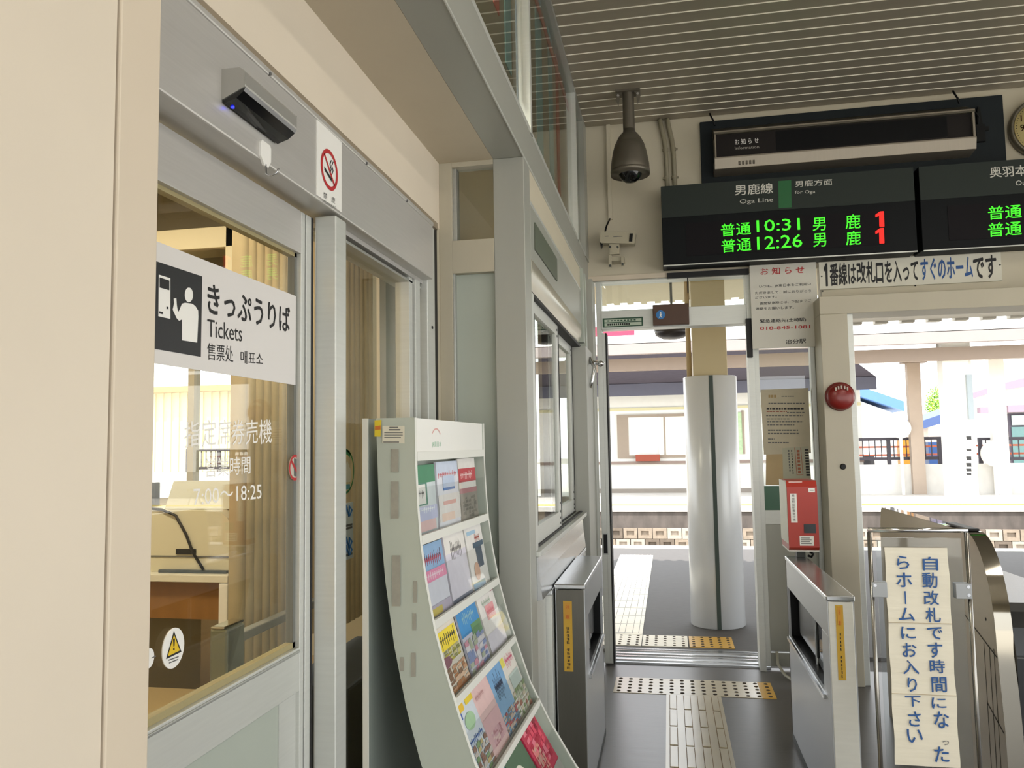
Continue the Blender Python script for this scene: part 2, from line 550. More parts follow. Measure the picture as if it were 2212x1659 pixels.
tag(MB().box(-0.60, -0.577, 3.0, 4.76, 0, 1.03, alu).box(-0.576, -0.506, 3.002, 3.232, 0, 1.029, alu_l).build('wall_counter'), 'steel panel wall under the ticket window', 'wall', kind='structure')
# counter shelf in front of it
t = thing('ticket_counter', 'stainless steel counter ledge under the ticket window, left of the gate', 'counter', (-0.53, 3.8, 0))
MB().box(-0.575, -0.478, 3.235, 4.60, 0.845, 0.865, steel).build('counter_top', t, bev=0.003)
MB().prism([(-0.5045, 1.028), (-0.495, 1.028), (-0.490, 0.95), (-0.480, 0.87), (-0.5045, 0.866)], 'Y', 3.005, 4.6, steel).build('splash_panel', t)
MB().box(-0.52, -0.482, 3.24, 4.60, 0.0, 0.845, alu_l).build('front_panel', t, bev=0.002)
# chrome latch at the far post
m = MB().cyl((-0.47, 4.98, 1.965), (-0.40, 4.98, 1.95), 0.012, chrome).lathe((-0.40, 4.98, 1.95), [(0.004, -0.02), (0.02, -0.01), (0.022, 0.01), (0.006, 0.02)], chrome, 16)
m.tube([(-0.47, 4.97, 1.99), (-0.44, 4.95, 1.93), (-0.455, 4.95, 1.84), (-0.468, 4.95, 1.80)], 0.011, chrome)
tag(m.build('window_latch'), 'chrome latch on the post at the far end of the ticket window', 'latch')

# ---- front wall
m = MB()
m.box(-0.5, 4.5, 5.36, 5.5, 2.585, CZ + 0.05, wallp)
m.box(1.0, 4.5, 5.36, 5.5, 2.33, 2.585, wallp)
m.box(-5.0, -0.5, 5.36, 5.5, 2.42, CZ + 0.05, wallp)
m.box(-5.0, -0.5, 5.36, 5.5, 0, 1.06, wallp)
m.box(-5.0, -4.5, 5.36, 5.5, 1.06, 2.42, wallp)
tag(m.build('wall_front'), 'cream front wall carrying the departure boards', 'wall', kind='structure')
t = thing('window_3', 'office window toward the platform, seen through the glass door', 'window', (-2.5, 5.4, 1.06), kind='structure')
m = MB()
for x in (-4.5, -3.52, -2.55, -1.6, -0.86, -0.56):
    m.box(x, x + 0.05, 5.38, 5.46, 1.06, 2.42, frame_b)
m.box(-4.5, -0.5, 5.38, 5.46, 1.06, 1.10, frame_b).box(-4.5, -0.5, 5.38, 5.46, 2.38, 2.42, frame_b)
m.build('window_frame', t)
MB().box(-4.5, -0.5, 5.41, 5.416, 1.1, 2.38, clear).build('pane', t)

# ---- platform door (door_2): posts, lintel, transom, threshold, parked leaf
t = thing('door_2', 'open sliding door to the platform with pale lintel and transom', 'door', (0.1, 5.4, 0), kind='structure')
m = MB()
m.box(-0.455, -0.42, 5.385, 5.50, 0.01, 2.58, alu_l)
m.box(-0.42, -0.398, 5.385, 5.50, 0.01, 2.2, alu_l)
m.box(-0.398, -0.388, 5.383, 5.50, 0.01, 2.2, gasket)
m.box(0.528, 0.566, 5.365, 5.50, 0.0, 2.58, alu_l)
m.build('door_post', t, bev=0.0015)
m = MB().box(-0.5, 0.94, 5.345, 5.50, 2.552, 2.585, cream_d)
m.box(-0.5, 0.94, 5.37, 5.50, 2.545, 2.552, alu_l)
m.build('head_rail', t, bev=0.002)
MB().box(-0.42, 0.53, 5.375, 5.49, 2.222, 2.35, alu_l).build('lintel', t, bev=0.002)
MB().box(-0.42, 0.53, 5.43, 5.436, 2.35, 2.545, clear).build('transom_pane', t)
MB().box(0.024, 0.55, 5.335, 5.36, 2.541, 2.578, gasket).box(0.155, 0.163, 5.36, 5.365, 2.44, 2.541, gasket).build('black_rail', t)
MB().box(0.520, 0.556, 5.34, 5.366, 1.995, 2.25, gasket).build('black_stop', t, bev=0.003)
m = MB().box(-0.45, 0.60, 5.43, 5.80, -0.02, 0.012, steel_v)
for yy in (5.47, 5.56, 5.62, 5.70, 5.75):
    m.box(-0.45, 0.60, yy, yy + 0.012, 0.012, 0.02, chrome)
m.build('threshold', t)
m = MB().box(-0.443, -0.417, 5.378, 5.385, 0.725, 0.85, black).box(-0.448, -0.412, 5.381, 5.386, 0.715, 0.86, alu)
m.build('pull_handle', t)
# parked leaf
m = MB()
m.box(0.566, 0.60, 5.41, 5.45, 0.02, 2.5, alu_l).box(0.915, 0.96, 5.41, 5.45, 0.02, 2.5, alu)
m.box(0.60, 0.915, 5.41, 5.45, 2.42, 2.5, alu_l)
m.box(0.60, 0.915, 5.415, 5.445, 0.915, 1.006, alu_l)
m.box(0.60, 0.915, 5.42, 5.44, 0.115, 0.915, greyp)
m.box(0.60, 0.915, 5.415, 5.445, 0.02, 0.105, greyp)
lf = m.build('leaf', t, bev=0.0015)
MB().box(0.60, 0.915, 5.427, 5.433, 1.006, 2.42, clear).build('leaf_pane', lf)
MB().box(0.60, 0.915, 5.4235, 5.4265, 1.006, 1.162, mat('dark_green_film', '#1d5638', 0.3, var=0.03)).build('green_band', lf)['label'] = 'dark green film band'

# ---- right opening: post and lintel boxes
m = MB().box(0.935, 1.093, 5.11, 5.36, 0.0, 2.22, frame_b)
m.box(1.093, 1.13, 5.14, 5.36, 0.0, 2.222, alu_l)
m.box(0.905, 0.935, 5.33, 5.36, 0.0, 2.3, alu)
tag(m.build('trim_10', bev=0.003), 'beige post box between the platform door and the right opening', 'trim', kind='structure')
tag(B(0.935, 4.5, 5.11, 5.36, 2.22, 2.33, frame_b).build('trim_11', bev=0.003), 'beige lintel box above the right opening', 'trim', kind='structure')
tag(B(4.1, 4.5, 5.11, 5.36, 0.0, 2.22, frame_b).build('trim_12', bev=0.003), 'beige post at the far side of the right opening', 'trim', kind='structure')

# ---- office shell
offw = mat('office_wall_paint', '#dccfae', 0.6, var=0.02)
tag(B(-5.0, -4.9, 0.7, 5.36, 0, 2.75, offw).build('wall_office_back'), 'cream rear wall of the ticket office', 'wall', kind='structure')
tag(B(-5.0, -0.95, 0.6, 0.7, 0, 2.75, offw).build('wall_office_side'), 'cream side wall of the ticket office', 'wall', kind='structure')
tag(B(-5.0, -0.62, 0.7, 5.36, 2.70, 2.78, offw).build('ceiling'), 'cream ceiling of the ticket office', 'ceiling', kind='structure')

# ================================================================== TICKET OFFICE SLIDING DOOR (door_1)
t = thing('door_1', 'grey automatic sliding door of the ticket office with header, glass and sidelight', 'door', (-0.86, 1.9, 0), kind='structure')
HX = -0.805
m = MB().box(-0.945, HX, yA - 0.05, 2.70, 2.044, 2.252, alu_h)
m.box(-0.945, HX + 0.004, yA - 0.05, 2.70, 2.236, 2.252, alu_h)
m.build('header_cover', t, bev=0.004)
for yy in (1.5, 2.05, 2.4):
    MB().cyl((HX, yy, 2.240), (HX + 0.006, yy, 2.240), 0.004, greyink, n=10).build('screw', t)
# leaf
LX0, LX1 = -0.90, -0.865
m = MB()
m.box(LX0, LX1, 0.95, 1.7815, 1.925, 2.030, alu_h)
m.box(LX0, LX1, 0.9705, 1.7815, 0.885, 0.985, alu_l)
m.box(LX0 + 0.002, LX1 + 0.003, 0.972, 1.78, 0.974, 0.980, alu)
m.box(LX0, LX1, 1.782, 1.802, 0.03, 2.03, alu_l).box(LX0, LX1 - 0.006, 1.802, 1.808, 0.03, 2.03, gasket).box(LX0, LX1 + 0.001, 1.808, 1.835, 0.03, 2.03, alu_l)
m.box(LX0, LX1, 0.9705, 1.7815, 0.03, 0.12, alu_l)
m.box(LX0 - 0.001, LX1 + 0.002, 1.836, 1.846, 0.03, 2.03, gasket)
m.box(LX0, LX1, 0.90, 0.949, 0.03, 2.03, alu_l)
lf = m.build('leaf', t, bev=0.0015)
m = MB()
m.box(LX0 + 0.005, LX1 - 0.012, 0.97, 1.782, 0.985, 0.998, mat('olive_gasket', '#9a8f68', 0.5, var=0.02))
m.box(LX0 + 0.005, LX1 - 0.012, 0.97, 1.782, 1.916, 1.925, mat('olive_gasket', '#9a8f68', 0.5, var=0.02))
m.box(LX0 + 0.005, LX1 - 0.012, 1.770, 1.782, 0.985, 1.925, mat('grey_gasket', '#6b6c66', 0.5, var=0.02))
m.build('gasket', lf)
GX = -0.8805
MB().box(GX - 0.003, GX + 0.003, 0.95, 1.78, 0.985, 1.925, office_glass).build('pane', lf)
MB().box(GX - 0.003, GX + 0.003, 0.95, 1.70, 0.12, 0.885, frost).box(GX - 0.003, GX + 0.006, 1.70, 1.782, 0.12, 0.885, alu_l).build('lower_panel', lf)
# white lettering on the glass
gm = MB()
GT = GX + 0.004
gm.text('X', GT, '指', (398, 912), (432, 908), (398, 968), whitefilm)
gm.text('X', GT, '定', (436, 908), (467, 905), (436, 966), whitefilm)
gm.text('X', GT, '席', (470, 908), (498, 905), (470, 963), whitefilm)
gm.text('X', GT, '券', (501, 908), (528, 906), (501, 962), whitefilm)
gm.text('X', GT, '売', (531, 908), (557, 906), (531, 961), whitefilm)
gm.text('X', GT, '機', (560, 907), (587, 905), (560, 960), whitefilm)
gm.text('X', GT, '営業時間', (444, 990), (541, 985), (444, 1032), whitefilm)
gm.text('X', GT, '7:00～18:25', (418, 1056), (565, 1046), (418, 1092), whitefilm)
gm.build('glass_lettering', lf)['label'] = 'white cut lettering'
# mullion post
m = MB().box(-0.862, -0.805, 1.85, 1.915, 0, 2.036, alu_l)
m.box(-0.862, -0.808, 1.915, 1.925, 0, 2.036, greyp)
m.build('mullion', t, bev=0.003)
# sidelight
m = MB()
m.box(-0.93, -0.845, 1.925, 2.70, 2.030, 2.044, alu_h)
m.box(-0.93, -0.85, 1.925, 2.70, 2.012, 2.020, alu)
m.box(-0.90, -0.85, 2.565, 2.60, 0, 2.03, alu_l)
m.box(-0.90, -0.842, 2.61, 2.66, 0, 2.03, alu_l)
m.box(-0.93, -0.845, 1.925, 2.70, 0, 0.12, alu)
m.build('sidelight_frame', t, bev=0.001)
MB().box(-0.885, -0.879, 1.925, 2.57, 0.12, 2.03, office_glass).build('sidelight_pane', t)
m = MB().box(-0.90, -0.826, 2.70, 2.79, 0, 2.26, alu_l)
for zz in (0.5, 1.3, 1.88, 2.2):
    m.cyl((-0.826, 2.75, zz), (-0.823, 2.75, zz), 0.006, black, n=10)
m.build('end_post', t, bev=0.003)
MB().box(-0.90, -0.83, 2.79, 2.835, 0, 2.262, gasket).box(-0.90, -0.83, 2.835, 2.87, 0, 2.275, frame_b).build('end_seal', t)

# sensor, hook, signs around that door
t = thing('door_sensor', 'silver and black motion sensor on the sliding door header', 'sensor', (-0.78, 1.42, 2.11))
prof = [(-0.805, 2.106), (-0.805, 2.166), (-0.768, 2.166), (-0.757, 2.158), (-0.757, 2.128)]
MB().prism(prof, 'Y', 1.322, 1.535, mat('silver_plastic', '#aeada8', 0.3, 0.5, var=0)).build('housing', t, bev=0.004)
MB().prism([(-0.8045, 2.104), (-0.757, 2.127), (-0.760, 2.120), (-0.775, 2.108), (-0.80, 2.100)], 'Y', 1.324, 1.533, mat('gloss_black_lens', '#07080b', 0.08, var=0)).build('lens', t)
MB().cyl((-0.795, 1.345, 2.106), (-0.795, 1.345, 2.0995), 0.0035, mat('blue_led', '#1a20ff', 0.4, var=0, emit=6.0), n=12).build('indicator_light', t)['label'] = 'glowing blue light'
t = thing('adhesive_hook', 'small white adhesive hook with wire under the door sensor', 'hook', (HX, 1.47, 2.04))
c0 = at(570, 335, 'X', HX)
hw = abs(at(581, 335, 'X', HX).y - at(559, 335, 'X', HX).y) / 2
MB().prism([(c0.y + hw * a, c0.z + b) for a, b in ((-0.8, 0.026), (0.8, 0.026), (1, 0.020), (1, -0.008), (0.5, -0.024), (-0.3, -0.024), (-1, -0.008), (-1, 0.020))], 'X', HX, HX + 0.005, white).build('plate', t, bev=0.0015)
MB().tube([(HX + 0.004, c0.y, c0.z - 0.020), (HX + 0.006, c0.y, c0.z - 0.040), (HX + 0.014, c0.y, c0.z - 0.045), (HX + 0.026, c0.y + 0.002, c0.z - 0.041), (HX + 0.032, c0.y + 0.003, c0.z - 0.030)], 0.002, steel).build('wire', t)

# no smoking plate
SX = HX + 0.002
m = MB()
P_ = [(685, 281), (738, 323), (738, 466), (685, 440)]
p4 = [at(a, b, 'X', SX) for a, b in P_]
ys0, ys1 = p4[0].y, p4[1].y
m.box(HX, SX, ys0, ys1, 2.052, 2.252, white)
ax = SX + 0.001
cc = at(712, 367, 'X', ax)
rr = (ys1 - ys0) * 0.345
m.ring('X', ax, cc, rr, rr * 0.80, redink)
m.add([(ax, cc.y - rr * 0.66, cc.z + rr * 0.56), (ax, cc.y - rr * 0.56, cc.z + rr * 0.66), (ax, cc.y + rr * 0.66, cc.z - rr * 0.56), (ax, cc.y + rr * 0.56, cc.z - rr * 0.66)], [(0, 1, 2, 3)], redink)
m.add([(ax - 0.0003, cc.y - rr * 0.58, cc.z - rr * 0.02), (ax - 0.0003, cc.y + rr * 0.28, cc.z - rr * 0.34), (ax - 0.0003, cc.y + rr * 0.28, cc.z - rr * 0.52), (ax - 0.0003, cc.y - rr * 0.58, cc.z - rr * 0.20)], [(0, 1, 2, 3)], ink)
for dy in (0.0, 0.22):
    m.tube([(ax, cc.y + rr * (0.05 + dy), cc.z - rr * 0.15), (ax, cc.y + rr * (0.2 + dy), cc.z + rr * 0.1), (ax, cc.y + rr * (0.05 + dy), cc.z + rr * 0.3), (ax, cc.y + rr * (0.2 + dy), cc.z + rr * 0.55)], 0.0012, ink, 5)
m.text('X', ax, '禁　煙', (699, 414), (724, 428), (699, 427), greyink)
m.text('X', ax, 'NO SMOKING', (699, 431), (726, 447), (699, 437), greyink)
tag(m.build('no_smoking_sign'), 'white no smoking plate with red ring above the door mullion', 'sign')

# ticket sign on the glass
TX = GX + 0.005
m = MB()
z0, z1 = at(640, 832, 'X', TX).z, at(640, 640, 'X', TX).z
y1 = at(639, 700, 'X', TX).y
m.box(GX + 0.0032, TX, 1.085, y1, z0, z1, mat('sign_white', '#d5d2cf', 0.5, var=0.01))
ax = TX + 0.0006
m.art('X', ax, [(334, 563), (437, 597), (434, 771), (331, 753)], mat('sign_black', '#18191c', 0.5, var=0))
a2, a3 = ax + 0.0005, ax + 0.001
m.art('X', a2, [(343, 593), (368, 601), (368, 689), (342, 683)], white)
m.art('X', a3, [(345, 599), (366, 606), (366, 627), (345, 621)], ink)
m.art('X', a3, [(344, 672), (352, 674), (352, 679), (344, 677)], ink)
m.art('X', a3, [(360, 662), (364, 663), (364, 668), (360, 667)], ink)
m.art('X', a2, [(408 + 9 * math.cos(k * PI / 10), 637 + 16 * math.sin(k * PI / 10)) for k in range(20)], white)
m.art('X', a2, [(393, 656), (400, 654), (415, 656), (422, 661), (428, 671), (428.5, 684), (426, 740), (393, 735), (393, 690), (387, 693), (382, 688), (373, 669), (376, 655), (375, 645), (381, 644), (382, 659), (384, 671), (386, 673)], white)
m.text('X', ax, 'きっぷうりば', (449, 610), (626, 665), (449, 675), ink, 0.015)
m.text('X', ax, 'Tickets', (448, 689), (523, 703), (448, 727), ink)
m.text('X', ax, '售票处', (448, 740), (504, 748), (448, 777), ink)
m.text('X', ax, '매표소', (520, 757), (568, 763), (520, 785), ink)
tag(m.build('ticket_sign'), 'white ticket office sign with black pictogram stuck on the sliding door glass', 'sign')

# stickers on the door glass
def disc_sticker(px, py, rpx, rpy):
    c = at(px, py, 'X', TX)
    ry = abs(at(px + rpx, py, 'X', TX).y - c.y)
    rz = abs(at(px, py - rpy, 'X', TX).z - c.z)
    return c, ry, rz
c, ry, rz = disc_sticker(375, 1400, 23, 43)
m = MB()
m.prism([(c.y + ry * math.cos(k * PI / 18), c.z + rz * math.sin(k * PI / 18)) for k in range(36)], 'X', GX + 0.0032, TX, white)
ax = TX + 0.0006
m.art('X', ax, [(376, 1363), (392, 1408), (359, 1424)], ink)
m.art('X', ax + 0.0005, [(376, 1371), (388.5, 1405), (362.5, 1418)], mat('warning_yellow', '#d9b61c', 0.5, var=0))
m.art('X', ax + 0.001, [(374, 1380), (378, 1379), (377, 1396), (375, 1397)], ink)
m.art('X', ax + 0.001, [(374.3, 1400), (377.3, 1399), (377.3, 1404), (374.3, 1405)], ink)
for k in range(2):
    m.art('X', ax, [(364 + k, 1425 + k * 6), (386 - k, 1417 + k * 6), (386 - k, 1419.5 + k * 6), (364 + k, 1427.5 + k * 6)], greyink)
tag(m.build('warning_sticker'), 'round white sticker with yellow warning triangle low on the door glass', 'sticker')
c, ry, rz = disc_sticker(322, 1422, 22, 23)
m = MB()
hz = 0.012
pts = [(c.y + ry * 0.0 + 0.014 * math.cos(a), c.z + 0.0165 * math.sin(a)) for a in [(-PI / 2) + k * PI / 12 for k in range(13)]]
pts += [(c.y - 0.05, c.z + 0.0165), (c.y - 0.05, c.z - 0.0165)]
m.prism(pts, 'X', GX + 0.0032, TX, white)
m.art('X', TX + 0.0006, [(328, 1420), (337, 1416), (337, 1418.5), (328, 1422.5)], greyink)
tag(m.build('oval_sticker'), 'white oval sticker at the left edge of the door glass', 'sticker')
c, ry, rz = disc_sticker(637, 1010, 12.5, 28)
m = MB()
n = 28
el = lambda k, q: (c.y + ry * q * math.cos(2 * PI * k / n), c.z + rz * q * math.sin(2 * PI * k / n))
m.prism([el(k, 0.95) for k in range(n)], 'X', GX + 0.0032, TX, mat('sticker_clear_grey', '#b9b3a6', 0.5, var=0))
m.add([(TX + 0.0006, *el(k, 1)) for k in range(n)] + [(TX + 0.0006, *el(k, 0.8)) for k in range(n)], [(k, (k + 1) % n, n + (k + 1) % n, n + k) for k in range(n)], redink)
m.art('X', TX + 0.0006, [(628, 997), (630, 992), (646, 1024), (644, 1029)], redink)
m.art('X', TX + 0.0003, [(635, 990), (641, 992), (641, 1030), (635, 1028)], greyink)
tag(m.build('prohibition_sticker'), 'small round red ring prohibition sticker near the door edge', 'sticker')

# sidelight stickers (partly behind the mullion)
SG = -0.879
ST = SG + 0.0015
green_s = mat('sticker_green', '#1f7a42', 0.5, var=0)
c = at(750, 1018, 'X', ST)
c = Vector((ST, c.y - 0.012, c.z))
ra = 0.062
m = MB().ring('X', ST, c, ra, ra * 0.9, green_s)
m.ring('X', ST, c, ra * 0.98, ra * 0.76, green_s, 20, 0.9, 2.2)
m.add([(ST, c.y - 0.02, c.z - 0.03), (ST, c.y + 0.035, c.z - 0.03), (ST, c.y + 0.04, c.z + 0.0), (ST, c.y + 0.025, c.z + 0.015), (ST, c.y + 0.012, c.z + 0.032), (ST, c.y + 0.006, c.z + 0.02), (ST, c.y - 0.02, c.z + 0.012)], [tuple(range(7))], mat('sticker_pale', '#c9c3b2', 0.6, var=0))
m.add([(ST, c.y - 0.03, c.z - 0.05), (ST, c.y + 0.035, c.z - 0.05), (ST, c.y + 0.03, c.z - 0.036), (ST, c.y - 0.03, c.z - 0.036)], [(0, 1, 2, 3)], mat('sticker_teal', '#4c8f9c', 0.5, var=0))
tag(m.build('door_notice_sticker', origin=(SG, c.y, c.z - ra)), 'green ringed hand sticker on the sidelight glass right of the mullion', 'sticker')
m = MB()
q = [at(a, b, 'X', ST) for a, b in ((741, 1086), (763, 1084), (764, 1204), (742, 1211))]
m.box(SG, ST, q[0].y - 0.05, q[1].y, q[2].z, q[1].z, mat('sticker_white_blue', '#c7cfd0', 0.5, var=0.02))
a2 = ST + 0.0006
for (k, hgt, w) in ((0.86, 0.030, 0.9), (0.30, 0.030, 0.85), (0.16, 0.028, 0.8)):
    zc = q[2].z + (q[1].z - q[2].z) * k - hgt / 2
    m.tube([(a2, q[1].y - 0.06, zc), (a2, q[1].y - 0.05, zc + hgt), (a2, q[1].y - 0.035, zc), (a2, q[1].y - 0.03, zc + hgt * 0.9), (a2, q[1].y - 0.012, zc + hgt * 0.5), (a2, q[1].y - 0.028, zc)], 0.0028, mat('sticker_blue', '#2b6fb0', 0.5, var=0), 5)
for k in (0.58, 0.53, 0.06):
    zc = q[2].z + (q[1].z - q[2].z) * k
    m.box(ST, a2, q[1].y - 0.065, q[1].y - 0.008, zc, zc + 0.006, greyink)
tag(m.build('information_sticker'), 'tall white and blue text sticker under the green ringed one', 'sticker')

# ================================================================== TICKET OFFICE INTERIOR
slat_m = mat('tan_blind_fabric', '#c6b48e', 0.7, var=0.05, scale=5, stretch=(1, 1, 4))
t = thing('vertical_blind', 'tan vertical slat blind hanging inside the ticket office', 'blind', (-1.25, 2.7, 0.8))
MB().box(-1.285, -1.235, 2.12, 3.32, 2.40, 2.45, white).build('head_rail', t)
y = 2.185
while y < 3.28:
    m = MB()
    a = math.radians(26)
    pts = []
    for i in range(9):
        u = (i / 8 - 0.5) * 0.058
        bow = 0.015 * (1 - (2 * i / 8 - 1) ** 2)
        pts.append((-1.26 + u * math.sin(a) + bow * math.cos(a), y + u * math.cos(a) - bow * math.sin(a)))
    z0 = 0.80 if y < 2.75 else 0.77
    m.strip(pts, 'Z', z0, 2.40, slat_m)
    m.build('slat', t)
    y += 0.05
# cabinet with binders
t = thing('storage_cabinet', 'cream open cabinet with binders high behind the door glass', 'cabinet', (-1.85, 3.2, 0))
cab = mat('cabinet_cream', '#ded3b4', 0.5, var=0.02)
MB().box(-2.7, -1.74, 3.0, 3.03, 2.30, 2.39, cab).box(-1.80, -1.74, 3.0, 3.4, 1.93, 2.39, cab).box(-2.7, -2.62, 3.0, 3.4, 1.95, 2.39, cab).build('frame', t, bev=0.003)
MB().box(-2.7, -1.74, 3.38, 3.40, 1.95, 2.695, mat('cabinet_back', '#8b8474', 0.6, var=0.03)).box(-2.7, -1.76, 3.03, 3.4, 2.36, 2.385, cab).build('back_panel', t)
MB().box(-2.65, -1.78, 3.02, 3.38, 1.93, 1.955, cab).build('shelf', t)
bc = [('red', '#a93a2d'), ('dark', '#2e2b2b'), ('white', '#cfcac0'), ('grey', '#7b7668')]
bls = ['red ring binder in the cream cabinet beside its post', 'dark ring binder right of the red one in the cabinet', 'white ring binder left of the red one in the cabinet', 'grey ring binder, leftmost in the cabinet']
for i, (nm, hx) in enumerate(bc):
    x = (-1.90, -1.845, -1.955, -2.03)[i]
    tt = thing('ring_binder', bls[i], 'binder', (x, 3.1, 1.955), 'binders in the office cabinet')
    MB().box(x - 0.025, x + 0.022, 3.06, 3.3, 1.956, 2.235, mat('binder_' + nm, hx, 0.5, var=0.02)).build('cover', tt, bev=0.003)
    MB().box(x - 0.015, x + 0.012, 3.058, 3.061, 2.08, 2.18, white).build('spine_label', tt)
# counter and ticket printer
t = thing('office_counter', 'office counter with pale top over brown wood, behind the door glass', 'counter', (-2.4, 3.3, 0))
wood = mat('brown_wood', '#8a6233', 0.5, var=0.1, scale=3, stretch=(8, 8, 1))
MB().box(-3.2, -1.76, 2.98, 3.7, 0.915, 0.945, mat('pale_laminate', '#d9d6c8', 0.4, var=0.02)).build('worktop', t, bev=0.003)
MB().box(-3.2, -1.80, 3.02, 3.66, 0.76, 0.913, wood).build('apron', t)
MB().box(-3.2, -1.80, 3.3, 3.66, 0.0, 0.76, mat('grey_brown_panel', '#a39c89', 0.5, var=0.03)).box(-1.90, -1.80, 3.02, 3.66, 0.0, 0.76, mat('dark_brown_panel', '#75664f', 0.5, var=0.04)).build('base_panel', t)
MB().box(-1.80, -1.76, 2.98, 3.02, 0.0, 0.913, white).build('leg', t, bev=0.004)
t = thing('ticket_printer', 'beige ticket printer with dark cable on the office counter', 'printer', (-2.0, 3.2, 0.945))
bei = mat('beige_equipment', '#cdc8b0', 0.45, var=0.02)
MB().prism([(-2.30, 0.946), (-1.775, 0.946), (-1.775, 1.12), (-1.80, 1.17), (-1.84, 1.20), (-2.30, 1.20)], 'Y', 3.04, 3.45, bei).build('body', t, bev=0.008)
MB().box(-2.30, -1.774, 3.036, 3.04, 1.008, 1.013, greyink).build('seam', t)
MB().box(-2.03, -1.94, 3.034, 3.04, 1.02, 1.042, black).build('slot', t)
MB().box(-2.10, -1.79, 3.02, 3.12, 0.946, 0.957, mat('blue_grey_pad', '#46505a', 0.5, var=0)).build('tray', t)
MB().prism([(-2.13, 1.202), (-1.79, 1.202), (-1.82, 1.32), (-2.09, 1.32)], 'Y', 3.10, 3.13, mat('pale_screen_cover', '#d6d8cb', 0.35, var=0.01)).build('screen', t, bev=0.004)
MB().tube([(-2.25, 3.05, 1.215), (-2.1, 3.035, 1.205), (-2.03, 3.03, 1.18), (-1.98, 3.03, 1.10), (-1.95, 3.03, 1.03), (-1.90, 3.03, 0.96)], 0.006, black).build('cable', t)['label'] = 'dark cable'
t = thing('desk_monitor', 'dark monitor at the left edge behind the door glass', 'monitor', (-2.59, 3.5, 0.945))
MB().box(-2.75, -2.43, 3.46, 3.50, 1.12, 1.30, mat('monitor_grey', '#4c5561', 0.4, var=0)).build('screen', t, bev=0.005)
MB().box(-2.66, -2.52, 3.50, 3.62, 0.946, 0.96, black).cyl((-2.59, 3.54, 0.95), (-2.59, 3.52, 1.2), 0.02, black).build('stand', t)
# low post and rail, built for a grey shape in the door glass
t = thing('low_post_rail', 'low grey post with rail, built for a grey shape in the door glass', 'partition', (-1.15, 2.25, 0))
MB().box(-1.19, -1.14, 1.93, 2.02, 0.0, 0.985, mat('post_rail_grey', '#8f9489', 0.3, 0.5, var=0.03)).build('end_post', t, bev=0.006)
MB().box(-1.18, -1.15, 2.02, 2.55, 0.93, 0.955, alu).box(-1.185, -1.145, 1.925, 2.025, 0.985, 0.992, chrome).build('rail', t, bev=0.003)
# tan bench and navy cabinet low inside
o = MB().box(-2.6, -1.32, 2.2, 2.9, 0.0, 0.52, mat('tan_laminate', '#a8946c', 0.5, var=0.03)).build('low_cabinet', bev=0.004)
tag(o, 'low tan cabinet inside the office under the wooden counter', 'cabinet')
o = MB().box(-1.22, -0.98, 2.35, 3.0, 0.0, 0.72, mat('navy_fabric', '#1b2735', 0.6, var=0.04)).build('storage_box', bev=0.01)
tag(o, 'dark navy box low behind the sidelight glass', 'box')

# ================================================================== BROCHURE RACK
RYN, RYF = 2.02, 2.72
MR = Matrix.Translation((-0.655, RYN, 0)) @ Matrix.Rotation(math.radians(-1.8), 4, 'Z') @ Matrix.Translation((0.655, -RYN, 0))
FRONT = [(1.528, -0.657), (1.40, -0.656), (1.289, -0.651), (1.2, -0.644), (1.1, -0.631), (0.984, -0.609), (0.87, -0.578), (0.77, -0.546), (0.65, -0.504), (0.52, -0.437), (0.39, -0.356), (0.25, -0.25), (0.12, -0.13), (0.03, -0.03)]
BACK = [(1.528, -0.766), (1.289, -0.758), (1.1, -0.741), (0.934, -0.717), (0.78, -0.685), (0.639, -0.645), (0.5, -0.585), (0.36, -0.505), (0.22, -0.40), (0.03, -0.22)]


def fx(z, tab=FRONT):
    for (za, xa), (zb, xb) in zip(tab, tab[1:]):
        if zb <= z <= za:
            return xa + (xb - xa) * (za - z) / (za - zb)
    return tab[0][1] if z > tab[0][0] else tab[-1][1]


rack_m = mat('pale_grey_green_board', '#b4bbb0', 0.45, var=0.02)
rack_e = mat('white_edge_band', '#dcddd6', 0.4, var=0)
t = thing('brochure_rack', 'pale grey curved brochure rack beside the sliding door', 'rack', (-0.62, 2.37, 0))
for i, yy in enumerate((RYN, RYF)):
    m = MB(MR)
    poly = [(x, z) for z, x in FRONT] + [(x, z) for z, x in BACK[::-1]]
    m.prism(poly, 'Y', yy, yy + 0.014, rack_m)
    m.strip([(x + 0.0006, z) for z, x in FRONT], 'Y', yy - 0.001, yy + 0.015, rack_e)
    if i == 0:
        for (px, p0, p1, w) in ((853, 970, 1020, 8), (853, 1040, 1120, 8), (856, 1200, 1310, 9), (897, 1255, 1302, 4), (895, 1325, 1362, 4), (893, 1410, 1462, 5), (868, 1420, 1450, 4)):
            m2 = [at(px - w, p0, 'Y', yy - 0.0016), at(px + w, p0, 'Y', yy - 0.0016), at(px + w, p1, 'Y', yy - 0.0016), at(px - w, p1, 'Y', yy - 0.0016)]
            m.add([MR.inverted() @ v for v in m2], [(0, 1, 2, 3)], mat('old_tape_residue', '#9c998d', 0.7, var=0.08, scale=40))
    m.build('side_panel', t)
m = MB(MR)
for z in [1.43 - 0.02 * i for i in range(70)]:
    if z < 0.06:
        break
    m.quad((fx(z) - 0.055, RYN + 0.014, z), (fx(z) - 0.055, RYF, z), (fx(z - 0.02) - 0.055, RYF, z - 0.02), (fx(z - 0.02) - 0.055, RYN + 0.014, z - 0.02), rack_m)
m.build('curved_back', t)
MB(MR).box(-0.672, -0.660, RYN + 0.014, RYF, 1.425, 1.527, mat('white_header_board', '#e4e4df', 0.35, var=0)).build('header_board', t)
m = MB(MR)
hx = -0.6594
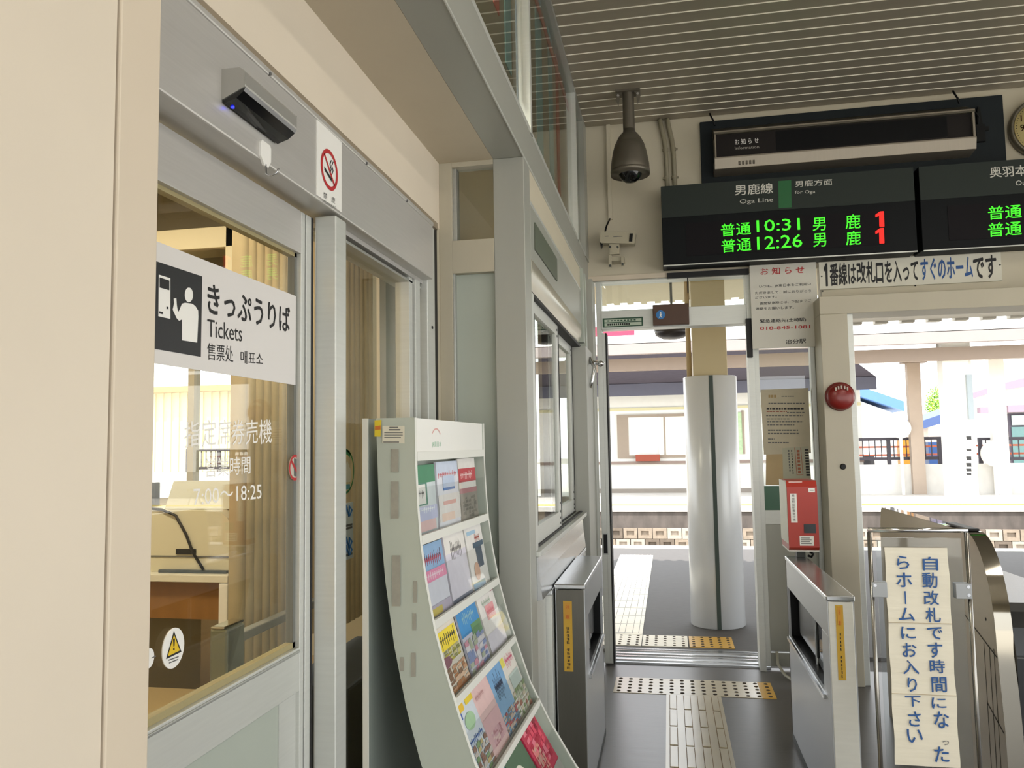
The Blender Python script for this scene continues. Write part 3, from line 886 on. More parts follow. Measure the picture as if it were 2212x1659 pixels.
m.ring('X', hx, Vector((hx, RYN + 0.19, 1.448)), 0.055, 0.051, mat('pale_pink_print', '#dca6a0', 0.6, var=0), 20, 0.8, 2.3)
m.text3('JR東日本', (hx, RYN + 0.15, 1.447), (0, 0.085, 0), (0, 0, 0.018), mat('pale_green_print', '#9cc7ab', 0.6, var=0))
m.build('header_logo', t)
ROWS = [1.425, 1.205, 0.988, 0.795, 0.59, 0.37]
for z in ROWS[0:]:
    MB(MR).box(fx(z) - 0.055, fx(z) + 0.001, RYN + 0.014, RYF, z - 0.012, z - 0.004, rack_e).box(fx(z) - 0.006, fx(z) + 0.002, RYN + 0.014, RYF, z - 0.012, z + 0.012, rack_e).build('shelf_lip', t)
for za, zb in zip(ROWS, ROWS[1:]):
    z0 = zb + 0.013
    z1 = zb + (za - zb) * 0.62
    m = MB(MR)
    zs = [z0 + (z1 - z0) * i / 4 for i in range(5)]
    m.add([(fx(z) - 0.003, yy, z) for z in zs for yy in (RYN + 0.016, RYF - 0.002)], [(2 * i, 2 * i + 1, 2 * i + 3, 2 * i + 2) for i in range(4)], acrylic, True)
    m.build('pocket_front', t)['label'] = 'clear acrylic front'
MB(MR).box(-0.80, -0.788, RYN - 0.004, RYF + 0.016, 0.0, 1.527, mat('rack_back_board', '#87908a', 0.45, var=0.03)).box(-0.802, -0.786, RYN - 0.008, RYN - 0.004, 0.0, 1.528, rack_e).build('back_board', t)
MB(MR).box(-0.787, -0.10, RYN + 0.2, RYN + 0.24, 0.0, 0.028, dgrey).build('base_foot', t)
m = MB(MR)
for (nm, hx_, pts) in (('y', '#d8c02c', [(809, 908), (824, 907), (822, 943), (809, 943)]), ('w', '#d8d3c0', [(826, 920), (874, 920), (874, 958), (826, 957)])):
    c = mat('sticker_yellow' if nm == 'y' else 'sticker_cream', hx_, 0.6, var=0.02)
    m.add([MR.inverted() @ at(a, b, 'Y', RYN - 0.0012) for a, b in pts], [(0, 1, 2, 3)], c)
for k, (a, b, c, d) in enumerate(((841, 922, 860, 924), (840, 927, 865, 930), (830, 934, 870, 935.5), (830, 939, 870, 940.5), (830, 944, 866, 945.5), (828, 954, 862, 956))):
    m.add([MR.inverted() @ at(x, yv, 'Y', RYN - 0.0018) for x, yv in ((a, b), (c, b), (c, d), (a, d))], [(0, 1, 2, 3)], greyink)
m.add([MR.inverted() @ at(x, yv, 'Y', RYN - 0.0018) for x, yv in ((810, 921), (822, 919), (822, 928), (810, 929))], [(0, 1, 2, 3)], mat('sticker_orange', '#c8702a', 0.6, var=0))
m.build('side_sticker', t)['label'] = 'yellow and cream stickers'

# ---- brochures: each one its own object, its printed cover as faces of the mesh
BC = {}


def bmat(h):
    if h not in BC:
        BC[h] = mat('print_' + h[1:], h, 0.45, var=0.05, scale=30)
    return BC[h]


def brochure(row, y0, w, top, label, base, art, lean=0.0, kind='brochure'):
    """row: index of the pocket; art: list of (u0, v0, u1, v1, colour) in fractions of the cover"""
    zb = ROWS[row + 1] + 0.004
    zt = ROWS[row + 1] + top
    xb, xt = fx(zb) - 0.020, fx(zt) - 0.022 - lean
    O = Vector((xb, y0, zb))
    U = Vector((0, w, 0))
    V = Vector((xt - xb, 0, zt - zb))
    N = U.cross(V).normalized()
    th = 0.006
    m = MB(MR)
    vs = [O, O + U, O + U + V, O + V]
    bk = [p - N * th for p in vs]
    m.add(vs + bk, [(0, 1, 2, 3), (7, 6, 5, 4), (0, 4, 5, 1), (1, 5, 6, 2), (2, 6, 7, 3), (3, 7, 4, 0)], bmat(base))
    for i, a in enumerate(art):
        u0, v0, u1, v1, c = a[:5]
        n = N * (0.0006 + 0.00025 * i)
        if len(a) > 5 and a[5] == 'o':
            cu, cv, ru, rv = (u0 + u1) / 2, (v0 + v1) / 2, (u1 - u0) / 2, (v1 - v0) / 2
            m.add([O + U * (cu + ru * math.cos(k * PI / 10)) + V * (cv + rv * math.sin(k * PI / 10)) + n for k in range(20)], [tuple(range(20))], bmat(c))
        elif len(a) > 5 and a[5] == 'z':       # unreadable headline strokes
            rnd = random.Random(i * 7 + row)
            k = int(4 + (u1 - u0) * 8)
            for j in range(k):
                a0 = u0 + (u1 - u0) * j / k
                du = (u1 - u0) / k * 0.7
                h0, h1 = rnd.uniform(0, 0.3), rnd.uniform(0.7, 1)
                vv = v1 - v0
                m.add([O + U * (a0 + du * 0.3) + V * (v0 + vv * h0) + n, O + U * (a0 + du * 0.6) + V * (v0 + vv * h0) + n, O + U * (a0 + du) + V * (v0 + vv * h1) + n, O + U * (a0 + du * 0.6) + V * (v0 + vv * h1) + n], [(0, 1, 2, 3)], bmat(c))
                m.add([O + U * a0 + V * (v0 + vv * 0.45) + n, O + U * (a0 + du * 1.1) + V * (v0 + vv * 0.5) + n, O + U * (a0 + du * 1.1) + V * (v0 + vv * 0.65) + n, O + U * a0 + V * (v0 + vv * 0.6) + n], [(0, 1, 2, 3)], bmat(c))
        elif len(a) > 5 and a[5] == 'p':       # photo-like patchwork
            rnd = random.Random(i * 13 + row)
            cols_ = a[6]
            nx, ny = 5, 6
            for ix in range(nx):
                for iy in range(ny):
                    p0u, p0v = u0 + (u1 - u0) * ix / nx, v0 + (v1 - v0) * iy / ny
                    du, dv = (u1 - u0) / nx * rnd.uniform(0.6, 1.2), (v1 - v0) / ny * rnd.uniform(0.6, 1.2)
                    nn = N * (0.0006 + 0.00025 * i + 0.00002 * (ix * ny + iy))
                    m.add([O + U * min(u1, p0u) + V * p0v + nn, O + U * min(u1, p0u + du) + V * (p0v + dv * rnd.uniform(-0.2, 0.2)) + nn, O + U * min(u1, p0u + du * 0.9) + V * min(v1, p0v + dv) + nn, O + U * (p0u + du * 0.1) + V * min(v1, p0v + dv * 0.8) + nn], [(0, 1, 2, 3)], bmat(rnd.choice(cols_)))
        else:
            m.add([O + U * u0 + V * v0 + n, O + U * u1 + V * v0 + n, O + U * u1 + V * v1 + n, O + U * u0 + V * v1 + n], [(0, 1, 2, 3)], bmat(c))
    tag(m.build('brochure'), label, kind, 'brochures in the curved rack')


YC = [RYN + 0.018, RYN + 0.245, RYN + 0.47]
WB = 0.212
brochure(0, YC[0], 0.20, 0.195, 'green topped brochure with white title box, left in the top pocket', '#c9d3d6', [(0, .74, 1, 1, '#2d8058'), (0, .42, .62, .74, '#3d7d6a'), (0, .44, .55, .72, '#e2e2dd'), (.06, .52, .5, .66, '#3a3a40', 'z'), (0, .2, 1, .4, '#b9bedd'), (.1, .05, .9, .2, '#d9b8b6'), (0, .3, .9, .4, '#e8eef0', 'z')])
brochure(0, YC[1] - 0.01, WB, 0.20, 'pale blue and pink brochure, middle of the top pocket', '#d9dbe4', [(0, .80, 1, 1, '#c4cfe2'), (.05, .74, .95, .86, '#d06a72', 'z'), (.25, .58, .8, .78, '#b7c6de'), (.25, .56, .8, .6, '#3d6fb0'), (0, .1, 1, .5, '#dedbd8'), (.2, .34, .8, .40, '#dba59c'), (.1, .1, .7, .22, '#e4c9b8')])
brochure(0, YC[2] - 0.015, 0.20, 0.205, 'white brochure with red title block, right in the top pocket', '#dcdad4', [(0, .62, 1, .84, '#b5303a'), (.1, .66, .8, .80, '#e6d2d0', 'z'), (0, .44, 1, .52, '#a86a70'), (0, 0, 1, .44, '#8a8378'), (.1, .05, .9, .4, '#6f6a60', 'p', ['#6d675c', '#8f887b', '#5c574d'])])
brochure(1, YC[0], 0.215, 0.195, 'blue brochure with pink headline, left in the second pocket', '#d4d6e2', [(0, .62, 1, 1, '#7ea3c8'), (.15, .70, .9, .9, '#2b2340', 'z'), (.15, .66, .9, .88, '#a83a52', 'z'), (0, .48, 1, .64, '#e58ab0'), (.08, .50, .9, .62, '#f2dbe6', 'z'), (0, .02, 1, .16, '#b5adbf'), (.1, .02, .6, .12, '#c9b75a')])
brochure(1, YC[1] + 0.005, 0.205, 0.20, 'plain lavender white brochure with pencil sketch, middle of the second pocket', '#d3cfdc', [(0, .72, 1, 1, '#e0ddd8'), (.25, .6, .8, .9, '#55504e', 'z'), (0, 0, 1, .06, '#6d7488')])
brochure(1, YC[2], 0.20, 0.205, 'white brochure with a dark blue figure, right in the second pocket', '#dfddd9', [(.1, .84, .6, .9, '#9ec0d8'), (.5, .68, .8, .84, '#b04a3a', 'z'), (.45, .30, .8, .70, '#31475f'), (.35, .62, .95, .70, '#3c5468'), (.2, .12, .5, .4, '#c99f86', 'o'), (0, 0, .7, .1, '#2f7fa6')])
brochure(2, YC[0], 0.205, 0.178, 'white brochure with yellow and black title over food photos, left in the third pocket', '#d9d2c4', [(.15, .60, .95, .88, '#e6cf2a'), (.1, .62, .9, .86, '#17150f', 'z'), (.1, .42, .95, .6, '#a8a04a', 'p', ['#b7ab3c', '#8d8f45', '#d8cf86']), (0, .36, .5, .52, '#8b5a68', 'o'), (0, 0, 1, .36, '#b89274', 'p', ['#c79a78', '#8a6a52', '#d8b79a', '#a8754c'])])
brochure(2, YC[1], 0.205, 0.182, 'bright blue topped brochure, middle of the third pocket', '#c3c3d2', [(0, .55, 1, 1, '#2f87c4'), (.2, .7, .8, .9, '#8fb8c0', 'z'), (.5, .45, 1, .66, '#5a8a5a'), (0, 0, 1, .5, '#b9b7cc', 'p', ['#c98fa0', '#7f8fb8', '#d8d4d8', '#a8b09a'])])
brochure(2, YC[2], 0.205, 0.185, 'white brochure with a pink hand drawing, right in the third pocket', '#dddad6', [(.2, .72, .7, .86, '#9ab09a', 'z'), (.3, .5, .8, .74, '#e0a0a4'), (.35, .52, .75, .72, '#d8707c', 'z'), (0, 0, 1, .3, '#cfcbd6'), (.8, .9, 1, 1, '#b06a78')])
brochure(3, YC[0], 0.17, 0.19, 'yellow and blue brochure, leftmost in the fourth pocket', '#c7d0d8', [(0, .84, .5, 1, '#e0b832'), (.6, .86, 1, 1, '#dcc22e'), (0, .76, .3, .84, '#2f56a8'), (.3, .56, .8, .78, '#9ec09a', 'o'), (.2, .4, .9, .5, '#3a68b0', 'z'), (0, 0, 1, .4, '#9a9a86', 'p', ['#b8a878', '#7f9a70', '#c2b8b0', '#8a6a5c'])])
brochure(3, YC[0] + 0.168, 0.17, 0.192, 'pink brochure in the fourth pocket, next to the yellow and blue one', '#d6b6b4', [(.1, .75, .6, .85, '#b98a8a', 'z'), (0, .1, 1, .5, '#cfa9ac'), (.2, .1, .8, .3, '#b89aa0', 'p', ['#c8a0a8', '#b08088', '#d8c0b8'])])
brochure(3, YC[0] + 0.336, 0.165, 0.19, 'blue brochure with black brush title in the fourth pocket', '#7fa6c8', [(0, .7, 1, 1, '#6f9fca'), (.2, .4, .75, .9, '#1b2a48', 'z'), (0, 0, 1, .3, '#9f8f86', 'p', ['#8f7f76', '#b8a89a', '#6a7a86', '#a85a5a'])])
brochure(3, YC[0] + 0.50, 0.165, 0.195, 'white brochure with pink title and landscape, rightmost in the fourth pocket', '#d8d4cc', [(.3, .70, .9, .92, '#d04a78', 'z'), (0, .78, .25, 1, '#d6cf5a'), (.2, .4, .9, .62, '#b8c6c0'), (0, 0, 1, .4, '#8f9a7c', 'p', ['#7f9068', '#a8b098', '#c2b8a0', '#9a6a5a'])])
brochure(4, YC[0], 0.20, 0.20, 'teal and blue landscape brochure, left in the bottom pocket', '#5f97a8', [(0, .5, 1, .8, '#86b8c8'), (0, 0, 1, .5, '#5a7a5c', 'p', ['#4a6a3c', '#7f9a5a', '#3c4f3a', '#9ab08a'])])
brochure(4, YC[1] - 0.02, 0.20, 0.205, 'dark green plant brochure, middle of the bottom pocket', '#4f6a52', [(.1, .4, .6, .8, '#d8d8c8', 'o'), (0, 0, 1, .5, '#4a6a3c', 'p', ['#3f5a2c', '#6a8a4a', '#24381f', '#a8b078'])])
brochure(4, YC[2] - 0.03, 0.20, 0.215, 'crimson flower brochure, right in the bottom pocket', '#b8324e', [(.1, .4, .9, .95, '#c8324e', 'p', ['#d84a62', '#a81f3c', '#e0788a', '#8a1a30']), (.1, .3, .5, .7, '#e0a8a0', 'p', ['#d88a80', '#c8a090']), (0, 0, 1, .3, '#9a9a92')])
# partition behind the sidelight, right of the blind
m = MB().box(-1.30, -1.26, 3.34, 4.3, 0, 2.45, mat('partition_grey_panel', '#9b9a8c', 0.5, var=0.03))
for (y0, y1) in ((3.34, 3.42), (3.62, 3.72), (4.0, 4.12)):
    m.box(-1.26, -1.245, y0, y1, 0, 2.45, cream)
tag(m.build('wall_partition'), 'grey partition with cream posts inside the office, right of the blind', 'wall', kind='structure')

# ================================================================== TACTILE PAVING
tac = mat('worn_glare_cream', '#ddd2b8', 0.22, var=0.05, scale=5, rvar=0.12)  # faded yellow, with floor glare put into the cream colour
tac_y = mat('worn_tactile_yellow', '#d8a83f', 0.4, var=0.05)
tac_o = mat('pale_platform_tile', '#efe8d6', 0.5, var=0.05)  # glare on the yellow warning tiles is painted in as this pale colour
dome_m = mat('worn_dome_brown', '#4a3f30', 0.6, var=0.05)
groove = mat('brown_groove', '#8f7146', 0.7, var=0.05)
gline = mat('grey_groove', '#8d8a84', 0.8, var=0.03)


def domes(m, x0, x1, y0, y1, nx, ny, z, r, mm):
    for i in range(nx):
        for j in range(ny):
            cx, cy = x0 + (x1 - x0) * (i + 0.5) / nx, y0 + (y1 - y0) * (j + 0.5) / ny
            m.lathe((cx, cy, z), [(r, 0), (r * 0.8, 0.003), (r * 0.4, 0.0045)], mm, 10)


m = MB().box(-0.362, 0.48, 4.808, 5.113, 0.0, 0.003, tac).box(0.48, 0.557, 4.808, 5.113, 0.0, 0.0031, tac_y)
domes(m, -0.362, 0.557, 4.808, 5.113, 15, 5, 0.003, 0.0125, dome_m)
tag(m.build('tactile_warning_strip'), 'cream dotted tactile strip on the hall floor before the platform door', 'tactile paving')
m = MB().box(-0.056, 0.251, 1.6, 4.806, 0.0, 0.003, tac)
y = 4.80
k = 0
while y > 1.8:
    for i in range(4):
        x = -0.056 + 0.307 * (i + 0.5) / 4
        m.box(x - 0.017, x + 0.017, y - 0.255, y - 0.008, 0.003, 0.0075, tac)
        for s in (-1, 1):
            m.box(x + s * 0.0185 - 0.0016, x + s * 0.0185 + 0.0016, y - 0.257, y - 0.006, 0.003, 0.0034, groove)
        m.box(x - 0.02, x + 0.02, y - 0.2615, y - 0.2575, 0.003, 0.0034, groove)
    y -= 0.265
tag(m.build('tactile_guide_strip'), 'cream barred tactile strip running between the ticket gates', 'tactile paving')
m = MB().box(-0.55, -0.236, 5.905, 6.235, 0.0, 0.004, tac_o).box(-0.230, 0.095, 5.905, 6.235, 0.0, 0.004, tac_o).box(0.105, 0.415, 5.905, 6.235, 0.0, 0.004, tac_y)
domes(m, -0.55, -0.236, 5.905, 6.235, 5, 5, 0.004, 0.012, dome_m)
domes(m, -0.230, 0.095, 5.905, 6.235, 5, 5, 0.004, 0.012, dome_m)
domes(m, 0.105, 0.415, 5.905, 6.235, 5, 5, 0.004, 0.012, dome_m)
tag(m.build('tactile_warning_strip'), 'dotted yellow tactile strip outside on the platform, left tiles pale with painted glare', 'tactile paving')
m = MB().box(-0.66, -0.238, 6.245, 10.6, 0.0, 0.004, tac_o)
y = 6.28
while y < 10.4:
    m.box(-0.66, -0.238, y, y + 0.008, 0.004, 0.0046, gline)
    for i in range(4):
        x = -0.66 + 0.422 * (i + 0.5) / 4
        for s in (-1, 1):
            m.box(x + s * 0.024 - 0.002, x + s * 0.024 + 0.002, y + 0.015, y + 0.30, 0.004, 0.0046, gline)
    y += 0.315
tag(m.build('tactile_guide_strip'), 'pale barred tactile strip leading away across the platform', 'tactile paving')

# ================================================================== TICKET GATES
GL0, GL1 = -0.473, -0.352
orange = mat('orange_label', '#bf8a2c', 0.5, var=0.02)
yellow = mat('yellow_label', '#b9932c', 0.5, var=0.03)
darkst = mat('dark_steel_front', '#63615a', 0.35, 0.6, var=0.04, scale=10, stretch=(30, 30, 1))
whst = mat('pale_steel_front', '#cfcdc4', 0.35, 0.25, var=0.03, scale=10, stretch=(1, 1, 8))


def gate(x0, x1, y0, y1, side, label, front, lab, loc):
    """slim open ticket gate: hollow body with a framed recess in the corridor side (side = +1: right side)"""
    t = thing('ticket_gate', label, 'ticket gate', loc, 'slim ticket gates either side of the passage')
    xs = x1 if side > 0 else x0
    z0, z1, ya, yb = 0.50, 0.735, y0 + 0.13, y1 - 0.02
    m = MB()
    # corridor face with the recess cut out, other face, ends
    e = 0.012
    xi = xs - side * e
    m.box(xi, xs, y0, y1, 0.03, z0, steel_v).box(xi, xs, y0, y1, z1, 0.862, steel_v)
    m.box(xi, xs, y0, ya, z0, z1, steel_v).box(xi, xs, yb, y1, z0, z1, steel_v)
    xo = x0 if side > 0 else x1 - e
    m.box(xo, xo + e, y0, y1, 0.03, 0.862, steel_v)
    m.box(x0, x1, y1 - e, y1, 0.03, 0.862, steel_v)
    m.build('body', t, bev=0.001)
    MB().box(x0 + 0.004, x1 - 0.004, y0 - 0.002, y0 + 0.010, 0.0, 0.860, front).build('front_panel', t, bev=0.002)
    m = MB().box(x0 - 0.003, x1 + 0.003, y0 - 0.006, y1 + 0.004, 0.862, 0.882, steel)
    m.build('top_cover', t, bev=0.004)
    m = MB().box(xs - side * 0.075, xs - side * 0.07, ya - 0.01, yb + 0.01, z0 - 0.01, z1 + 0.01, black)
    m.box(xs - side * 0.075, xs - side * 0.012, ya - 0.008, yb, z0 - 0.01, z0, black).box(xs - side * 0.075, xs - side * 0.012, ya - 0.008, yb, z1, z1 + 0.01, black)
    m.box(xs - side * 0.075, xs - side * 0.012, ya - 0.01, ya - 0.002, z0, z1, black).box(xs - side * 0.075, xs - side * 0.012, yb, yb + 0.008, z0, z1, black)
    rc = m.build('recess', t)
    MB().box(xs - side * 0.05, xs - side * 0.035, ya + 0.35, yb - 0.1, z0 + 0.03, z1 - 0.02, mat('dark_flap', '#2a2b2e', 0.2, var=0)).build('flap', rc, bev=0.006)
    MB().box(xs - side * 0.045, xs - side * 0.041, ya + 0.05, ya + 0.36, z0 + 0.01, z1 - 0.01, acrylic).cyl((xs - side * 0.04, ya + 0.36, z0), (xs - side * 0.04, ya + 0.36, z1), 0.008, chrome).build('guard', rc)
    MB().prism([(y0 + 0.1, z0 - 0.02), (yb + 0.01, z0 - 0.02), (yb + 0.01, z0 - 0.004), (y0 + 0.1, z0 - 0.004)], 'X', xs - side * 0.001, xs + side * 0.010, steel).build('edge_trim', t, bev=0.002)
    MB().box(x0 - 0.002, x1 + 0.002, y0 + 0.01, y1, 0.0, 0.03, dgrey).build('base', t)
    m = MB()
    u0, u1, za, zb = lab
    m.box(u0, u1, y0 - 0.0035, y0 - 0.002, za, zb, yellow)
    yy = y0 - 0.0045
    m.box(u0 + 0.006, u1 - 0.006, yy, y0 - 0.0035, zb - (zb - za) * 0.26, zb - 0.006, orange)
    for i, ch in enumerate('注意'):
        zc = zb - 0.018 - i * 0.040
        m.text3(ch, (u0 + 0.010, yy - 0.0006, zc - 0.014), (u1 - u0 - 0.020, 0, 0), (0, 0, 0.016), mat('label_red', '#b5461e', 0.6, var=0))
    # the small black characters cannot be read: unreadable strokes, five and then six of them
    ztop = zb - (zb - za) * 0.36
    st = (ztop - za - 0.008) / 12
    rl = random.Random(9)
    for i in range(12):
        if i == 5:
            continue
        zc, ua, ub = ztop - (i + 1) * st, u0 + 0.011, u1 - 0.011
        for q in range(3):
            h = zc + st * (0.12 + 0.26 * q)
            a = rl.uniform(0, 0.3) * (ub - ua)
            m.add([(ua + a, yy, h), (ub - rl.uniform(0, 0.3) * (ub - ua), yy, h), (ub - 0.001, yy, h + st * 0.12), (ua + a, yy, h + st * 0.12)], [(0, 1, 2, 3)], ink)
        x = rl.uniform(ua, ub - 0.003)
        m.add([(x, yy - 0.0002, zc + st * 0.1), (x + 0.0028, yy - 0.0002, zc + st * 0.1), (x + 0.0028, yy - 0.0002, zc + st * 0.8), (x, yy - 0.0002, zc + st * 0.8)], [(0, 1, 2, 3)], ink)
    m.build('warning_label', t)['label'] = 'orange and yellow warning label'
    return t


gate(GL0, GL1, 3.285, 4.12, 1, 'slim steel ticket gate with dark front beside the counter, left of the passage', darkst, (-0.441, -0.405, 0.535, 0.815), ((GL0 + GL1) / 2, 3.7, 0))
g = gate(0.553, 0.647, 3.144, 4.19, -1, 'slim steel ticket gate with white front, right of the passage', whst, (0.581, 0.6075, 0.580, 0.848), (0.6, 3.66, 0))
# cable at the platform door foot, to the right gate
m = MB().tube([(0.63, 5.35, 0.13), (0.63, 5.32, 0.06), (0.66, 5.25, 0.015), (0.72, 5.05, 0.01), (0.70, 4.7, 0.01), (0.62, 4.3, 0.01)], 0.009, mat('grey_cable', '#a9a696', 0.5, var=0))
tag(m.build('floor_cable'), 'pale cable on the floor from the door panel to the right gate', 'cable')

# red certificate machine
t = thing('certificate_machine', 'red box ticket machine with white labels standing on the right ticket gate', 'ticket machine', (0.64, 4.18, 0.882))
red = mat('red_painted_metal', '#a93326', 0.4, var=0.02)
bx0, bx1, by0, by1, bz0, bz1 = 0.560, 0.700, 4.10, 4.34, 0.922, 1.256
MB().prism([(by0 + 0.02, bz1), (by1, bz1), (by1, bz0), (by0 + 0.012, bz0), (by0, bz0 + 0.012), (by0, bz1 - 0.03)], 'X', bx0, bx1, red).build('case', t, bev=0.002)
MB().prism([(by0 + 0.022, bz1 - 0.004), (by1, bz1), (by1, bz0 + 0.03), (by0 + 0.004, bz0 + 0.03), (by0 + 0.004, bz1 - 0.034)], 'X', bx0 - 0.004, bx0 - 0.0005, mat('pale_green_white', '#d5d6c8', 0.5, var=0.02)).build('side_panel', t)
MB().box(bx0, bx1, by0 + 0.01, by1, bz0 - 0.008, bz0 - 0.001, white).box(0.60, 0.64, 4.14, 4.185, 0.8835, bz0 - 0.008, dgrey).tube([(0.66, 4.13, bz0 - 0.01), (0.672, 4.115, bz0 - 0.02), (0.665, 4.12, bz0 - 0.034), (0.65, 4.13, bz0 - 0.03)], 0.006, black).build('mount', t)
fy = by0 - 0.0006
m = MB()
m.box(bx0 + 0.072, bx0 + 0.126, fy - 0.001, fy + 0.003, bz0 + 0.082, bz0 + 0.125, mat('dark_slot', '#161a20', 0.3, var=0))
m.build('ticket_slot', t)
m = MB()
m.box(bx0 + 0.014, bx0 + 0.044, fy - 0.0006, fy, bz0 + 0.132, bz1 - 0.062, white)
for i, ch in enumerate('乗車駅証明書発行機'):
    m.text3(ch, (bx0 + 0.022, fy - 0.0012, bz1 - 0.078 - i * 0.0145), (0.013, 0, 0), (0, 0, 0.0115), ink)
m.box(bx0 + 0.05, bx0 + 0.115, fy - 0.0006, fy, bz0 + 0.022, bz0 + 0.068, white)
for k in range(4):
    m.box(bx0 + 0.056, bx0 + 0.105 - 0.008 * (k % 2), fy - 0.0012, fy - 0.0006, bz0 + 0.030 + k * 0.009, bz0 + 0.033 + k * 0.009, greyink)
m.box(bx0 + 0.10, bx0 + 0.13, fy - 0.0006, fy, bz1 - 0.056, bz1 - 0.036, white).box(bx0 + 0.106, bx0 + 0.124, fy - 0.0012, fy - 0.0006, bz1 - 0.048, bz1 - 0.044, greyink)
m.add([(bx0 + 0.012, by0 + 0.0035, bz1 - 0.026), (bx0 + 0.075, by0 + 0.0035, bz1 - 0.026), (bx0 + 0.075, by0 + 0.0165, bz1 - 0.005), (bx0 + 0.012, by0 + 0.0165, bz1 - 0.005)], [(0, 1, 2, 3)], white)
m.build('labels', t)

# ---- wide automatic gate at the right edge
t = thing('automatic_gate', 'large automatic ticket gate with curved black end at the right edge', 'ticket gate', (1.4, 3.8, 0))
gx = 1.10
arc = [(3.34 - 0.235 * math.sin(a), 0.72 + 0.375 * math.cos(a)) for a in [PI / 2 * i / 12 for i in range(13)]]
prof = [(4.62, 0.0), (4.62, 0.80)] + [(4.62 - 0.06 * (1 - math.cos(a)), 0.80 + 0.29 * math.sin(a)) for a in [PI / 2 * i / 6 for i in range(1, 7)]] + arc + [(3.075, 0.45), (3.06, 0.0)]
beige_st = mat('beige_steel_panel', '#b7ab96', 0.3, 0.45, var=0.03, scale=6, stretch=(1, 1, 6))
MB().prism(prof, 'X', gx, gx + 0.012, beige_st).build('side_panel', t)
m = MB()
m.strip([(y - 0.001 if y < 4 else y, z + 0.001) for y, z in prof[1:]], 'X', gx, gx + 0.055, mat('mirror_band', '#8f8a7f', 0.07, 0.95, var=0))
m.build('edge_band', t)
MB().prism([(y + (0.006 if y < 4 else -0.006), z - 0.006 if z > 0.1 else z) for y, z in prof], 'X', gx + 0.013, gx + 0.054, beige_st).build('panel_core', t)
MB().prism([(4.5, 0.0), (4.5, 0.83), (3.25, 0.85), (3.16, 0.835), (3.11, 0.79), (3.09, 0.70), (3.075, 0.0)], 'X', gx + 0.0555, gx + 0.40, mat('gloss_black_panel', '#0e1113', 0.25, var=0.0)).build('body', t)
MB().box(gx + 0.056, gx + 0.39, 3.086, 3.092, 0.690, 0.694, greyink).build('front_seam', t)
MB().box(gx + 0.056, gx + 0.39, 3.078, 3.084, 0.430, 0.434, greyink).build('front_seam', t)
m = MB()
sm = mat('panel_seam', '#3a352d', 0.7, var=0)
e = gx - 0.0008
m.add([(e, 3.40, 0.775), (e, 3.105, 0.690), (e, 3.105, 0.684), (e, 3.40, 0.769)], [(0, 1, 2, 3)], sm)
m.add([(e, 3.22, 0.50), (e, 3.085, 0.44), (e, 3.085, 0.434), (e, 3.22, 0.494)], [(0, 1, 2, 3)], sm)
for yy in (3.22, 3.17, 3.13):
    m.box(e, gx, yy, yy + 0.003, 0.0, 0.71, sm)
m.cyl((e, 3.19, 0.80), (gx, 3.19, 0.80), 0.006, black, n=10)
m.build('panel_joint', t)
MB().box(gx + 0.012, gx + 0.05, 3.34, 3.60, 1.0965, 1.106, black).build('reader', t, bev=0.003)
MB().prism([(4.5, 0.6), (4.0, 0.60), (3.9, 0.55), (3.9, 0.50), (4.5, 0.5)], 'X', gx - 0.002, gx + 0.0, mat('gold_band', '#c9a05a', 0.3, 0.4, var=0)).build('gold_stripe', t)

# ---- banner stand
t = thing('sign_stand', 'clear acrylic sign stand with steel frame before the automatic gate', 'sign stand', (0.77, 2.75, 0))
SY = 2.75
sx0, sx1 = 0.622, 0.907
tubes = mat('dark_steel_tube', '#8c8983', 0.2, 0.9, var=0)
for x in (sx0, sx1):
    MB().tube([(x, SY, 0.03), (x, SY, 1.155)], 0.007, tubes).build('upright', t)
MB().tube([(sx0 - 0.004, SY, 1.162), (sx1 + 0.004, SY, 1.162)], 0.008, chrome).build('top_rail', t)
MB().box(sx0 - 0.02, sx1 + 0.02, SY - 0.14, SY + 0.14, 0.0, 0.03, dgrey).build('base', t, bev=0.006)
MB().box(sx0 + 0.017, sx1 - 0.017, SY - 0.004, SY + 0.002, 0.10, 1.138, acrylic).build('panel', t, bev=0.001)
clamp = mat('grey_clamp', '#8d8f90', 0.35, 0.6, var=0.02)
for (xa, xb) in ((sx0 - 0.002, sx0 + 0.042), (sx1 - 0.044, sx1 + 0.002)):
    m = MB().box(xa, xb, SY - 0.016, SY + 0.014, 0.953, 1.000, clamp)
    xm = xa + 0.008 if xa < 0.7 else xb - 0.010
    for zz in ((0.990,) if xa < 0.7 else (0.990, 0.965)):
        m.cyl((xm, SY - 0.018, zz), (xm, SY - 0.0155, zz), 0.005, chrome, n=12)
    m.build('clamp', t, bev=0.001)
BY = SY - 0.0095
o = None
m = MB()
pap = mat('laminated_cream_paper', '#d9d3c2', 0.45, var=0.03, scale=7, stretch=(1, 1, 8), bump=0.25)
N = 26
zt, zb = at(1980, 1183, 'Y', BY).z, at(2010, 1656, 'Y', BY).z
xl, xr = at(1910, 1183, 'Y', BY).x, at(2047, 1183, 'Y', BY).x
vs = []
for i in range(N + 1):
    z = zt + (zb - zt) * i / N
    w = 0.0016 * math.sin(i * 1.3) + 0.001 * math.sin(i * 2.7)
    for j in range(5):
        x = xl + (xr - xl) * j / 4 + 0.0015 * math.sin(i * 0.9 + j)
        vs.append((x, BY + w * (0.4 + 0.3 * math.sin(j * 2.1)), z))
m.add(vs, [(i * 5 + j, i * 5 + j + 1, (i + 1) * 5 + j + 1, (i + 1) * 5 + j) for i in range(N) for j in range(4)], pap, True)
